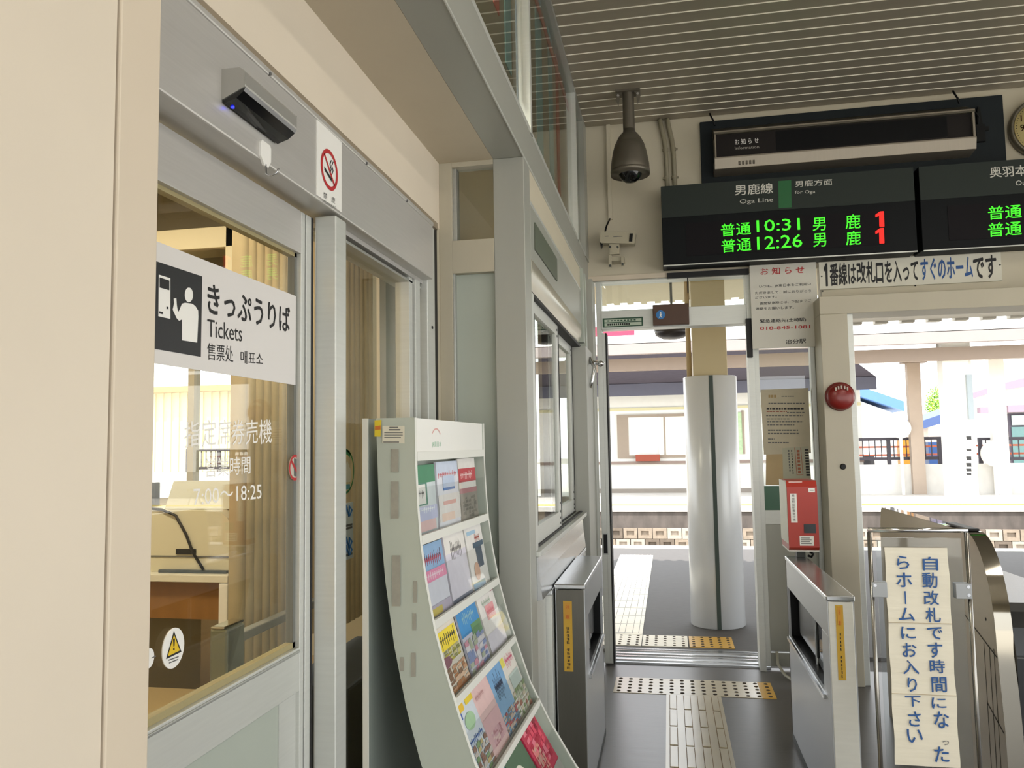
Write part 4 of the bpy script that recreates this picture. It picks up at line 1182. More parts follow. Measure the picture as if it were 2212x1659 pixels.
for yy in (1346, 1500):
    p = at(1980, yy, 'Y', BY - 0.003)
    m.box(xl, xr, BY - 0.0032, BY - 0.002, p.z - 0.0006, p.z + 0.0006, mat('fold_tan', '#a89878', 0.7, var=0))
TY = BY - 0.004
bi = mat('banner_blue_ink', '#20508c', 0.6, var=0)
rt = [('自', 1993, 1203, 1232), ('動', 1992, 1237, 1270), ('改', 1995, 1276, 1307), ('札', 1999, 1313, 1344), ('で', 2003, 1355, 1381), ('す', 2004, 1388, 1421), ('時', 2008, 1425, 1454), ('間', 2012, 1463, 1495), ('に', 2012, 1507, 1530), ('な', 2017, 1537, 1573), ('た', 2018, 1613, 1646)]
for ch, x, ya_, yb_ in rt:
    w = 32 if ch not in 'にすた' else 31
    m.text('Y', TY, ch, (x, ya_), (x + w, ya_), (x + 1.5, yb_), bi, 0.012)
m.text('Y', TY, 'っ', (2036, 1600), (2050, 1600), (2036, 1610), mat('grey_pencil', '#55565a', 0.7, var=0))
lt = [('ら', 1937, 1201, 1229, 26), ('ホ', 1936, 1237, 1268, 33), ('ム', 1941, 1313, 1341, 34), ('に', 1946, 1354, 1380, 31), ('お', 1949, 1389, 1419, 30), ('入', 1950, 1426, 1456, 34), ('り', 1960, 1464, 1494, 20), ('下', 1955, 1504, 1526, 33), ('さ', 1962, 1537, 1569, 26), ('い', 1959, 1575, 1604, 33)]
for ch, x, ya_, yb_, w in lt:
    m.text('Y', TY, ch, (x, ya_), (x + w, ya_), (x + 1.5, yb_), bi, 0.012)
m.art('Y', TY, [(1953.5, 1277), (1956.5, 1277), (1958, 1305), (1955, 1305)], bi)
tag(m.build('paper_banner', origin=(0.77, BY, zb)), 'cream paper banner with blue vertical writing on the sign stand', 'banner')

# ================================================================== BOARDS AND SIGNS ON THE FRONT WALL
sgrey = mat('board_grey_green', '#2b312e', 0.6, var=0.01, spec=0.2)
sdark = mat('board_dark', '#090d10', 0.5, var=0.0, spec=0.15)
led_bg = mat('led_matrix', '#120f13', 0.6, var=0.1, scale=150, spec=0.15)
o = B(0.272, 2.115, 5.33, 5.36, 3.03, 3.586, mat('backboard_blue_grey', '#1e2427', 0.6, var=0.01, spec=0.2)).build('wall_backboard', bev=0.003)
tag(o, 'dark blue grey backboard behind the information display', 'board')
# information display
t = thing('information_display', 'long silver framed information display with blank dark screen', 'display', (1.12, 5.2, 3.19))
sil = mat('champagne_aluminium', '#8c8477', 0.4, 0.5, var=0.03, scale=8, stretch=(20, 1, 1))
ix0, ix1 = 0.350, 1.900
MB().prism([(5.20, 3.21), (5.185, 3.275), (5.185, 3.285), (5.33, 3.285), (5.33, 3.20)], 'X', ix0, ix1, sil).build('lower_rail', t, bev=0.002)
MB().prism([(5.185, 3.437), (5.185, 3.447), (5.20, 3.462), (5.33, 3.53), (5.33, 3.437)], 'X', ix0, ix1, mat('dark_bronze_aluminium', '#5b564a', 0.4, 0.5, var=0.03)).build('upper_rail', t, bev=0.001)
MB().box(ix0 + 0.003, ix0 + 0.012, 5.186, 5.33, 3.285, 3.437, sil).box(ix1 - 0.016, ix1 - 0.003, 5.186, 5.33, 3.285, 3.437, sil).box(ix0, ix1, 5.184, 5.19, 3.447, 3.456, sil).build('end_cap', t)
MB().box(ix0 + 0.012, ix1 - 0.016, 5.205, 5.33, 3.285, 3.437, mat('display_brown_black', '#1d1918', 0.5, var=0, spec=0.2)).build('face_panel', t)
MB().box(0.735, 1.745, 5.2035, 5.2055, 3.300, 3.430, mat('screen_black', '#08090c', 0.3, var=0, spec=0.2)).build('screen', t)
m = MB()
m.text('Y', 5.2028, 'お 知 ら せ', (1587, 301), (1638, 297), (1588, 313), white)
m.text('Y', 5.2028, 'Information', (1587, 317), (1639, 314), (1588, 323), mat('grey_print', '#a8a49c', 0.6, var=0))
m.build('lettering', t)
m = MB()
for k in range(5):
    m.box(0.499 + k * 0.022, 0.510 + k * 0.022, 5.186, 5.194, 3.225, 3.248, mat('vent_dark', '#5f584d', 0.6, var=0))
m.build('vent_slots', t)
for x in (0.345, 1.83):
    m = MB().tube([(x - 0.008, 5.30, CZ - 0.004), (x - 0.006, 5.29, CZ - 0.02), (x + 0.012, 5.285, 3.57), (x + 0.02, 5.285, 3.535)], 0.006, black)
    o = m.build('hanging_strap', t)
m = MB().tube([(1.905, 5.3, 3.50), (1.94, 5.30, 3.49), (1.965, 5.31, 3.45), (1.96, 5.31, 3.40)], 0.004, black).box(1.945, 1.995, 5.305, 5.33, 3.29, 3.40, black).prism([(1.955, 3.40), (1.985, 3.40), (1.975, 3.50), (1.968, 3.52), (1.960, 3.50)], 'Y', 5.31, 5.329, black).box(1.99, 2.02, 5.312, 5.328, 3.36, 3.385, black)
tag(m.build('cable_bundle'), 'black cable bundle and plug right of the information display', 'cable')

# departure boards
gled = mat('green_led', '#3ce020', 0.5, var=0, emit=0.9)
rled = mat('red_led', '#ff1a12', 0.5, var=0, emit=0.9)


def dboard(x0, x1, label):
    t = thing('departure_board', label, 'departure board', ((x0 + x1) / 2, 5.2, 2.59), 'departure boards on the front wall')
    MB().box(x0, x1, 5.155, 5.33, 2.59, 3.11, sdark).build('case', t, bev=0.004)
    MB().box(x0 + 0.002, x1 - 0.002, 5.15, 5.1545, 2.90, 3.108, sgrey).build('title_panel', t)
    MB().box(x0 + 0.15, x1 - 0.16, 5.152, 5.1545, 2.64, 2.855, led_bg).build('led_panel', t)
    MB().box(x0 + 0.003, x1 - 0.003, 5.148, 5.155, 2.583, 2.590, alu).build('bottom_trim', t)
    return t


YT = 5.1492
t = dboard(0.002, 1.524, 'departure board with green block, showing two trains at platform 1')
m = MB()
wt = mat('sign_white_print', '#c9c7be', 0.6, var=0)
m.text('Y', YT, '男鹿線', (1587, 400), (1669, 395), (1588, 422), wt, 0.012)
m.text('Y', YT, 'Oga Line', (1598, 431), (1670, 426), (1598, 443), wt)
m.text('Y', YT, '男鹿方面', (1717, 391), (1797, 386), (1718, 404), wt)
m.text('Y', YT, 'for Oga', (1717, 412), (1761, 410), (1717, 421), wt)
m.art('Y', YT, [(1681, 391), (1709, 389), (1710, 448), (1682, 450)], mat('line_green', '#0f5a2c', 0.5, var=0))
m.build('lettering', t)
YL = 5.1512
m = MB()
for (s, x0, y0, x1, y1, yb) in (('普通', 1557, 484, 1621, 479, 511), ('10:31', 1634, 476, 1727, 471, 501), ('男', 1755, 471, 1783, 469, 499), ('鹿', 1826, 464, 1858, 462, 495),
                                ('普通', 1558, 518, 1622, 513, 546), ('12:26', 1635, 512, 1732, 505, 540), ('男', 1756, 505, 1784, 503, 534), ('鹿', 1827, 500, 1859, 498, 530)):
    MB().text('Y', YL, s, (x0, y0), (x1, y1), (x0 + 1, yb), gled, 0.005).build('green_led_text', t)
m = MB()
m.text('Y', YL, '1', (1891, 458), (1909, 457), (1892, 490), rled, 0.02).build('red_led_text', t)
m = MB()
m.text('Y', YL, '1', (1891, 494), (1909, 493), (1892, 526), rled, 0.02)
m.build('red_led_text', t)
t = dboard(1.552, 3.07, 'departure board cut by the right edge of the picture')
m = MB()
m.text('Y', YT, '奥羽本線', (2137, 361), (2245, 354), (2139, 384), wt, 0.01)
m.text('Y', YT, 'Ou Line', (2194, 390), (2252, 386), (2194, 401), wt)
m.build('lettering', t)
m = MB()
m.text('Y', YL, '普通', (2134, 446), (2206, 441), (2135, 475), gled, 0.005).build('green_led_text', t)
m = MB()
m.text('Y', YL, '普通', (2134, 482), (2206, 477), (2135, 512), gled, 0.005)
m.build('green_led_text', t)

# wide sign board over the lintel
m = MB().box(0.985, 2.052, 5.343, 5.36, 2.415, 2.600, mat('sign_board_white', '#d6d3c4', 0.5, var=0.01))
ys = 5.3422
for (s, x0, y0, x1, y1, yb, c) in (('1', 1779, 571, 1787, 570, 618, ink), ('番線は', 1792, 570, 1848, 567, 617, ink), ('改札', 1850, 567, 1890, 565, 612, ink), ('口を', 1892, 566, 1926, 564, 611, ink), ('入って', 1929, 564, 1982, 561, 609, ink), ('すぐのホーム', 1988, 560, 2100, 553, 606, blueink), ('です', 2102, 555, 2151, 551, 603, ink)):
    m.text('Y', ys, s, (x0, y0), (x1, y1), (x0 + 1.5, yb), c, 0.025)
for p in ((1777, 563), (1775, 597), (1777, 629), (1975, 551), (1977, 617), (2160, 572)):
    c = at(p[0], p[1], 'Y', 5.343)
    m.cyl((c.x, 5.3405, c.z), (c.x, 5.343, c.z), 0.005, ink, n=10)
tag(m.build('banner_sign'), 'long white sign with bold black and blue writing above the right opening', 'sign')

# notice hanging in front of the door jamb
m = MB().box(0.553, 0.962, 5.312, 5.318, 2.046, 2.60, mat('notice_white', '#cbc8bd', 0.5, var=0.01))
ys = 5.311
for (s, x0, y0, x1, y1, yb, c) in (('お 知 ら せ', 1643, 579, 1737, 575, 594, redink), ('いつも、JR東日本をご利用い', 1640, 616, 1752, 610, 623, greyink), ('ただきまして、誠にありがとう', 1631, 630, 1752, 625, 636, greyink), ('ございます。', 1631, 641, 1678, 638, 646, greyink),
                                   ('夜間緊急時には、下記までご', 1641, 653, 1752, 646, 659, greyink), ('連絡をお願いします。', 1632, 664, 1715, 661, 670, greyink), ('緊急連絡先(土崎駅)', 1642, 690, 1741, 686, 699, ink), ('018-845-1081', 1642, 706, 1750, 702, 713, redink), ('追分駅', 1697, 734, 1741, 731, 744, ink)):
    m.text('Y', ys, s, (x0, y0), (x1, y1), (x0, yb), c, 0.012)
tag(m.build('notice_board'), 'white notice board with red heading hanging beside the platform door', 'notice')

# stickers and box on the door lintel
m = MB().box(-0.412, -0.142, 5.3735, 5.375, 2.236, 2.298, mat('sticker_dark_green', '#1f4a33', 0.5, var=0))
m.box(-0.400, -0.152, 5.373, 5.3736, 2.270, 2.288, mat('sticker_mint', '#b6c2b0', 0.5, var=0)).box(-0.400, -0.152, 5.373, 5.3736, 2.243, 2.264, mat('sticker_mint', '#b6c2b0', 0.5, var=0))
for k in range(11):
    m.box(-0.38 + k * 0.014, -0.371 + k * 0.014, 5.3724, 5.373, 2.247, 2.260, ink)
for k in range(9):
    m.box(-0.38 + k * 0.022, -0.366 + k * 0.022, 5.3724, 5.373, 2.275, 2.283, mat('sticker_dark_green', '#1f4a33', 0.5, var=0))
tag(m.build('door_sticker'), 'long green bordered sticker on the pale door lintel', 'sticker')
t = thing('door_sensor', 'brown sensor box with round blue sticker on the pale door lintel', 'sensor', (0.045, 5.34, 2.228))
MB().box(-0.075, 0.160, 5.325, 5.3745, 2.229, 2.366, mat('brown_plastic', '#4b3020', 0.5, var=0.03)).build('housing', t, bev=0.004)
m = MB()
c = at(1427, 680, 'Y', 5.3243)
m.ring('Y', 5.3243, c, 0.030, 0, mat('sticker_round_blue', '#2673b5', 0.5, var=0), 28)
m.ring('Y', 5.3238, c + Vector((0, 0, 0.013)), 0.005, 0, white, 12)
m.add([(c.x - 0.006, 5.3238, c.z + 0.007), (c.x + 0.007, 5.3238, c.z + 0.007), (c.x + 0.003, 5.3238, c.z - 0.006), (c.x + 0.010, 5.3238, c.z - 0.019), (c.x + 0.005, 5.3238, c.z - 0.019), (c.x - 0.001, 5.3238, c.z - 0.009), (c.x - 0.007, 5.3238, c.z - 0.019), (c.x - 0.011, 5.3238, c.z - 0.019), (c.x - 0.005, 5.3238, c.z - 0.006)], [tuple(range(9))], white)
m.build('round_sticker', t)['label'] = 'round blue sticker with white figure'

# papers on the parked leaf
m = MB()
yp = 5.4225
q = [at(a, b, 'Y', yp) for a, b in ((1643, 842), (1746, 838), (1752, 979), (1650, 982))]
m.add(q, [(0, 1, 2, 3)], mat('aged_paper', '#b5ac96', 0.8, var=0.06, scale=12))
q2 = [p + Vector((0, 0.0008, 0)) for p in q]
m.add(q2, [(3, 2, 1, 0)], mat('aged_paper', '#b5ac96', 0.8, var=0.06, scale=12))
rnd = random.Random(3)
for k, (yy, x0, x1, h, c) in enumerate(((853, 1660, 1678, 6, 'b'), (855, 1688, 1715, 2, 'g'), (870, 1660, 1738, 2.5, 'g'), (881, 1656, 1736, 4.5, 'd'), (888, 1656, 1700, 2, 'r'), (890, 1700, 1738, 2, 'g'), (897, 1655, 1735, 2, 'g'), (904, 1656, 1706, 2, 'g'), (910, 1657, 1735, 2, 'g'), (917, 1658, 1716, 2, 'g'), (928, 1659, 1724, 3, 'g'), (935, 1659, 1726, 3, 'g'), (947, 1659, 1673, 2.5, 'g'), (955, 1659, 1704, 2.5, 'g'))):
    x = x0
    while x < x1:
        w = rnd.uniform(3, 7)
        cc = {'g': greyink, 'd': ink, 'r': mat('brown_red_ink', '#8a4a36', 0.7, var=0), 'b': mat('tan_ink', '#9a8258', 0.7, var=0)}[c]
        m.art('Y', yp - 0.0006, [(x, yy), (min(x1, x + w), yy), (min(x1, x + w), yy + h), (x, yy + h)], cc)
        x += w + 1.5
tag(m.build('paper_notice'), 'yellowed paper notice taped to the glass of the parked door leaf', 'notice')
m = MB()
yp2 = 5.4205
q = [at(a, b, 'Y', yp2) for a, b in ((1690, 968), (1746, 964), (1753, 1045), (1692, 1045))]
pp = mat('grey_green_paper', '#a9a794', 0.8, var=0.04)
m.add(q, [(0, 1, 2, 3)], pp)
for (x0, x1, yy0, yy1, c) in ((1738, 1746, 970, 1028, 'd'), (1702, 1705, 972, 1020, 'g'), (1709, 1711, 972, 1022, 'd')):
    y = yy0
    while y < yy1:
        m.art('Y', yp2 - 0.0006, [(x0 + (y - yy0) * .07, y), (x1 + (y - yy0) * .07, y), (x1 + (y - yy0) * .07, y + 4), (x0 + (y - yy0) * .07, y + 4)], ink if c == 'd' else greyink)
        y += 6
rd = mat('notice_rust', '#9a5a40', 0.7, var=0)
for (a, b) in (((1716, 967), (1721, 1026)), ((1729, 967), (1734, 1026))):
    m.art('Y', yp2 - 0.0006, [a, (a[0] + 1.2, a[1]), (b[0] + 1.2, b[1]), b], rd)
m.art('Y', yp2 - 0.0006, [(1721, 1025), (1735, 1025), (1735, 1026.5), (1721, 1026.5)], rd)
for k in range(7):
    m.art('Y', yp2 - 0.0006, [(1721 + k * .5, 972 + k * 7.5), (1727 + k * .5, 972 + k * 7.5), (1727 + k * .5, 977 + k * 7.5), (1721 + k * .5, 977 + k * 7.5)], rd)
tag(m.build('paper_notice'), 'small tilted paper slip with vertical writing above the red box', 'notice')
q = [at(a, b, 'Y', 5.4245) for a, b in ((1655, 980), (1692, 975), (1692, 1048), (1654, 1048))]
m = MB().add(q, [(0, 1, 2, 3)], mat('tan_backing_paper', '#b09a74', 0.8, var=0.08, scale=8))
tag(m.build('paper_sheet'), 'tan paper sheet on the leaf glass left of the tilted slip', 'paper')

# fire bell, knob
t = thing('fire_alarm_bell', 'dark red round alarm bell on the beige post', 'alarm', (1.03, 5.1, 1.63))
c = (at(1814, 858, 'Y', 5.11).x, 5.11, at(1814, 858, 'Y', 5.11).z)
redb = mat('dark_red_enamel', '#7d1f1a', 0.3, var=0.02)
MB().lathe(c, [(0.078, 0), (0.080, -0.02), (0.074, -0.04), (0.055, -0.055), (0.02, -0.062)], redb, 36, 'Y').build('body', t)
m = MB()
m.lathe((c[0], 5.105, c[2] + 0.004), [(0.086, 0.005), (0.087, -0.004), (0.082, -0.010)], mat('red_brown_rim', '#6a1c18', 0.35, var=0), 36, 'Y')
m.build('rim', t)
m = MB()
for k in range(5):
    a = PI / 2 + (k - 2) * 0.30
    px_, pz_ = c[0] + 0.058 * math.cos(a), c[2] + 0.056 * math.sin(a)
    m.box(px_ - 0.004, px_ + 0.004, 5.043, 5.075, pz_ - 0.010, pz_ + 0.010, mat('bell_slot_pale', '#b5a79c', 0.5, var=0))
m.build('louvres', t)
c = at(1821, 1008, 'Y', 5.11)
o = MB().cyl((c.x, 5.108, c.z), (c.x, 5.098, c.z), 0.018, black, r1=0.013, n=20).build('post_plug')
tag(o, 'small black round plug on the beige post below the alarm bell', 'plug')

# clock at the right edge
t = thing('wall_clock', 'round wall clock with cream dial cut by the right edge', 'clock', (2.325, 5.3, 3.17))
c = (2.325, 5.36, 3.353)
MB().lathe(c, [(0.186, 0), (0.190, -0.03), (0.186, -0.06), (0.176, -0.065), (0.168, -0.05)], mat('clock_case_grey', '#6f6a5c', 0.35, 0.4, var=0), 48, 'Y').build('case', t)
MB().lathe((c[0], 5.309, c[2]), [(0.167, 0), (0.166, -0.006)], mat('clock_dial_cream', '#c2b27c', 0.5, var=0.02), 48, 'Y').build('dial', t)
m = MB()
cr = mat('clock_red_brown', '#7a3a26', 0.5, var=0)
for n_ in range(1, 13):
    a = PI / 2 - n_ * PI / 6
    s = str(n_)
    w = 0.022 * len(s)
    m.text3(s, (c[0] + 0.122 * math.cos(a) - w / 2, 5.3022, c[2] + 0.122 * math.sin(a) - 0.02), (w, 0, 0), (0, 0, 0.04), cr, 0.01)
    for q in range(5):
        b = a + q * PI / 30
        m.box(c[0] + 0.155 * math.cos(b) - 0.0025, c[0] + 0.155 * math.cos(b) + 0.0025, 5.302, 5.3029, c[2] + 0.155 * math.sin(b) - 0.0025, c[2] + 0.155 * math.sin(b) + 0.0025, ink)
m.build('numerals', t)
m = MB()
for (a, L_, w) in ((math.radians(-35), 0.09, 0.006), (math.radians(60), 0.13, 0.004)):
    d = Vector((math.cos(a), 0, math.sin(a)))
    n_ = Vector((-math.sin(a), 0, math.cos(a)))
    C0 = Vector((c[0], 5.300, c[2]))
    m.add([C0 - n_ * w - d * 0.02, C0 + d * L_ - n_ * w * 0.5, C0 + d * L_ + n_ * w * 0.5, C0 + n_ * w - d * 0.02], [(0, 1, 2, 3)], ink)
m.build('hands', t)

# dome camera
t = thing('dome_camera', 'dark dome security camera on a pole from the ceiling', 'security camera', (-0.18, 4.85, 3.05))
dc = mat('bronze_camera_metal', '#6d675c', 0.35, 0.5, var=0.02)
cx, cy = -0.180, 4.86
MB().cyl((cx, cy, 3.36), (cx, cy, CZ), 0.036, dc, n=24).build('pole', t)
m = MB().box(cx - 0.075, cx + 0.075, cy - 0.05, cy + 0.05, CZ - 0.012, CZ - 0.0005, dc)
for s in (-1, 1):
    m.prism([(cx + s * 0.036, CZ - 0.012), (cx + s * 0.075, CZ - 0.012), (cx + s * 0.072, CZ - 0.06), (cx + s * 0.058, CZ - 0.09), (cx + s * 0.05, CZ - 0.03)], 'Y', cy - 0.03, cy - 0.012, dc)
    m.cyl((cx + s * 0.06, cy - 0.03, CZ - 0.03), (cx + s * 0.06, cy - 0.036, CZ - 0.03), 0.008, chrome, n=12)
m.build('bracket', t)
MB().lathe((cx, cy, 3.10), [(0.112, 0.005), (0.119, 0.03), (0.117, 0.07), (0.112, 0.10), (0.103, 0.15), (0.09, 0.195), (0.086, 0.198), (0.084, 0.206), (0.07, 0.235), (0.05, 0.262), (0.038, 0.272), (0.036, 0.29)], dc, 40).lathe((cx, cy, 3.10), [(0.119, 0.03), (0.121, 0.028), (0.119, 0.0), (0.10, 0.012)], dc, 40).build('housing', t)
MB().lathe((cx, cy, 3.13), [(0.002, -0.078), (0.03, -0.073), (0.055, -0.055), (0.070, -0.03), (0.076, 0.0), (0.076, 0.01)], mat('smoked_dome', '#0a0b0c', 0.05, var=0), 32).build('lens_dome', t)
# bullet camera on wall
t = thing('bullet_camera', 'beige box security camera on a bracket left of the departure boards', 'security camera', (-0.3, 5.25, 2.62))
bc_ = mat('camera_beige', '#a9a28d', 0.45, var=0.02)
MB().prism([(-0.405, 2.785), (-0.395, 2.853), (-0.20, 2.835), (-0.165, 2.832), (-0.178, 2.757), (-0.395, 2.775)], 'Y', 5.20, 5.28, bc_).build('housing', t, bev=0.006)
MB().prism([(-0.208, 2.825), (-0.186, 2.824), (-0.192, 2.77), (-0.214, 2.772)], 'Y', 5.197, 5.2005, black).box(-0.37, -0.345, 5.198, 5.2, 2.815, 2.819, greyink).box(-0.315, -0.255, 5.198, 5.2, 2.808, 2.811, greyink).build('window', t)
m = MB().box(-0.345, -0.278, 5.225, 5.255, 2.70, 2.775, bc_).cyl((-0.312, 5.22, 2.73), (-0.312, 5.26, 2.73), 0.022, bc_)
m.box(-0.352, -0.332, 5.23, 5.25, 2.615, 2.70, bc_).box(-0.27, -0.25, 5.23, 5.25, 2.62, 2.68, bc_).box(-0.352, -0.25, 5.25, 5.36, 2.66, 2.69, bc_)
for (x, z) in ((-0.342, 2.625), (-0.26, 2.63), (-0.34, 2.75), (-0.29, 2.745)):
    m.cyl((x, 5.222, z), (x, 5.23, z), 0.008, dgrey, n=10)
m.build('bracket', t, bev=0.002)
MB().tube([(-0.372, 5.24, 2.853), (-0.362, 5.28, 2.91), (-0.342, 5.33, 2.97)], 0.006, black).prism([(-0.405, 2.79), (-0.40, 2.80), (-0.385, 2.775), (-0.40, 2.745)], 'Y', 5.22, 5.26, black).build('cable', t)
o = B(-0.352, -0.326, 5.335, 5.36, 2.97, CZ, wallp).build('cable_duct')
tag(o, 'cream cable duct running down the wall to the box camera', 'duct')
# conduits
cd = mat('cream_conduit', '#8f8872', 0.5, var=0.02)
for i, (x0, lab_) in enumerate(((0.045, 'cream conduit on the wall, left one of the pair by the boards'), (0.094, 'cream conduit on the wall, right one of the pair by the boards'))):
    m = MB().tube([(x0 - 0.035, 5.33, CZ), (x0 - 0.025, 5.338, 3.57), (x0 - 0.008, 5.342, 3.48), (x0, 5.345, 3.38), (x0 + 0.003, 5.345, 3.05)], 0.0155, cd, 12)
    for zz, s in ((3.42, -1 if i == 0 else 1), (3.225, -1 if i == 0 else 1)):
        m.cyl((x0 - 0.002, 5.345, zz - 0.01), (x0 - 0.002, 5.345, zz + 0.01), 0.018, cd, n=14).cyl((x0 + s * 0.018, 5.345, zz), (x0 + s * 0.028, 5.345, zz), 0.007, cd, n=10)
    tag(m.build('conduit'), lab_, 'conduit', 'conduits by the departure boards')

# ================================================================== PLATFORM AND BEYOND
o = B(-9, 9, 5.80, 11.5, -0.06, 0, asph).build('floor')
tag(o, 'dark platform paving outside the door', 'floor', kind='structure')
o = B(-9, 9, 5.5, 5.80, -0.06, -0.02, asph).build('floor')
tag(o, 'paving strip behind the door threshold', 'floor', kind='structure')
o = B(-9, 9, 11.3, 11.6, -0.3, 0.004, conc).build('platform_edge')
tag(o, 'pale concrete edge of the near platform', 'platform edge', kind='structure')
o = B(-60, 60, 11.6, 150, -1.4, -1.2, mat('ballast', '#8f8a82', 0.9, var=0.2, scale=20)).build('ground')
tag(o, 'track bed and ground beyond the platform', 'ground', kind='structure')
# round white column wrap with upper post
t = thing('platform_column', 'white cylindrical column with dark seam standing outside the door', 'column', (0.347, 6.69, 0), kind=None)
cxo, cyo = 0.347, 6.69
cw = mat('white_column_wrap', '#d4d6d8', 0.25, 0.1, var=0.02, scale=2)
MB().lathe((cxo, cyo, 0), [(0.207, 0.0), (0.212, 0.004), (0.212, 1.978), (0.206, 1.982)], cw, 64).build('wrap', t)
MB().box(cxo - 0.017, cxo + 0.014, cyo - 0.2155, cyo - 0.205, 0.003, 1.979, mat('dark_green_seam', '#3b4742', 0.5, var=0.02)).build('seam', t)
MB().box(0.215, 0.482, cyo - 0.13, cyo + 0.13, 1.98, 2.98, mat('cream_post_paint', '#c9b994', 0.5, var=0.02)).build('upper_post', t, bev=0.006)
m = MB().tube([(0.185, 6.62, 1.985), (0.185, 6.62, 2.98)], 0.021, mat('tan_pipe', '#bfa67a', 0.5, var=0.02), 12)
tag(m.build('drain_pipe'), 'tan pipe running up beside the cream post above the white column', 'pipe')
# near canopy
cs = mat('canopy_soffit_cream', '#e0d2ad', 0.6, var=0.03, scale=2)
o = B(-7, 2.04, 5.5, 8.8, 3.0, 3.1, cs).build('canopy')
tag(o, 'cream soffit of the near platform canopy seen through the transom', 'canopy', kind='structure')
m = MB().box(2.05, 9, 5.5, 11.0, 2.98, 3.1, mat('canopy_soffit_grey', '#a39d90', 0.6, var=0.03))
x = 2.05
while x < 9:
    m.box(x, x + 0.16, 11.0, 11.12, 2.955, 3.06, mat('canopy_soffit_grey', '#a39d90', 0.6, var=0.03))
    x += 0.32
tag(m.build('canopy'), 'grey canopy with toothed corrugated edge beyond the right opening', 'canopy', kind='structure')
x = -7
m = MB()
while x < 2.0:
    m.box(x, x + 0.07, 8.8, 8.92, 3.0, 3.06, cs)
    x += 0.15
tag(m.build('canopy_edge'), 'corrugated edge of the cream canopy', 'canopy', kind='structure')
# hanging dark lamp and red sign
t = thing('hanging_lamp', 'dark rounded lamp hanging under the canopy behind the brown sensor box', 'lamp', (0.05, 7.6, 2.62))
c = at(1452, 716, 'Y', 7.6)
MB().lathe((c.x, 7.6, c.z - 0.05), [(0.02, -0.025), (0.10, -0.015), (0.155, 0.015), (0.17, 0.07)], mat('dark_bronze', '#2a2320', 0.4, var=0.02), 32).build('shade', t)
MB().cyl((c.x, 7.6, c.z + 0.02), (c.x, 7.6, 3.0), 0.012, dgrey).build('rod', t)
a, b = at(1285, 727, 'Y', 20.5), at(1370, 703, 'Y', 20.5)
o = MB().box(a.x, b.x, 20.5, 20.56, a.z, b.z, mat('pink_red_sign', '#d8304e', 0.5, var=0.02)).box(a.x + 0.2, a.x + 0.26, 20.5, 20.56, 4.05, a.z, dgrey).build('hanging_sign')
tag(o, 'pink red sign over the far canopy, top left of the doorway', 'sign')

# opposite platform: edge slab, block wall
OY = 18.5
o = MB().box(-40, 40, OY, 60, -0.10, 0, conc).build('opposite_platform')
tag(o, 'pale top of the opposite platform', 'platform', kind='structure')
o = MB().box(-40, 40, 18.95, 19.3, 0, 0.006, mat('platform_yellow', '#e0c232', 0.6, var=0.03)).build('tactile_strip')
tag(o, 'yellow line along the opposite platform edge', 'tactile paving')
m = MB().box(-40, 40, OY + 0.04, OY + 0.6, -1.3, -0.10, mat('stained_concrete', '#524b46', 0.85, var=0.38, scale=3, stretch=(1.5, 1, 0.6), bump=0.4))
stn = [mat('block_tan', '#8a7d6e', 0.85, var=0.15, scale=10, bump=0.3), mat('block_pale', '#a2978a', 0.85, var=0.15, scale=10, bump=0.3), mat('block_brown', '#655a4f', 0.85, var=0.15, scale=10, bump=0.3)]
rnd = random.Random(5)
for r_ in range(4):
    zt_ = -0.47 - r_ * 0.245
    x = -5.0 + (0.16 if r_ % 2 else 0)
    while x < 12:
        s = rnd.choice(stn)
        w = 0.31
        m.box(x, x + w, OY - 0.02, OY + 0.04, zt_ - 0.23, zt_ - 0.17, s).box(x, x + w, OY - 0.02, OY + 0.04, zt_ - 0.06, zt_, s)
        m.box(x, x + 0.07, OY - 0.02, OY + 0.04, zt_ - 0.17, zt_ - 0.06, s).box(x + w - 0.07, x + w, OY - 0.02, OY + 0.04, zt_ - 0.17, zt_ - 0.06, s)
        m.box(x + 0.07, x + w - 0.07, OY + 0.02, OY + 0.04, zt_ - 0.17, zt_ - 0.06, s)
        x += 0.328
tag(m.build('wall_platform'), 'stone block wall under the opposite platform edge', 'wall', kind='structure')

# far building behind the door
t = thing('station_building', 'white building with dark tiled roof across the tracks behind the doorway', 'building', (1.8, 24.5, 0))
BYF = 23.9
wh = mat('white_render', '#dcdad4', 0.7, var=0.02)
rx0, rx1 = -2.2, 5.55
MB().box(rx0, 5.35, BYF, 29, 0.0, 3.0, wh).build('facade', t)
dk = mat('dark_roof_tile', '#2c282b', 1.0, spec=0.02, var=0.12, scale=4, stretch=(1, 1, 14), bump=0.3)
MB().add([(rx0 - 1, 22.9, 3.14), (rx1, 22.9, 3.14), (rx1 - 0.4, 26, 4.35), (rx0 - 1, 26, 4.35), (rx1, 30, 3.2), (rx0 - 1, 30, 3.2)], [(0, 1, 2, 3), (3, 2, 4, 5), (1, 4, 2)], dk).build('roof', t)
MB().box(rx0 - 1, rx1, 22.88, 22.95, 2.80, 3.14, mat('blue_grey_fascia', '#5a5b68', 0.9, spec=0.1, var=0.02)).build('fascia', t)
MB().box(rx0, 5.35, BYF - 0.05, BYF, 2.42, 2.50, mat('yellow_line_paint', '#c4bd96', 0.6, var=0)).build('trim_band', t)
fbw = mat('window_brown', '#8d7f70', 0.5, var=0.03)
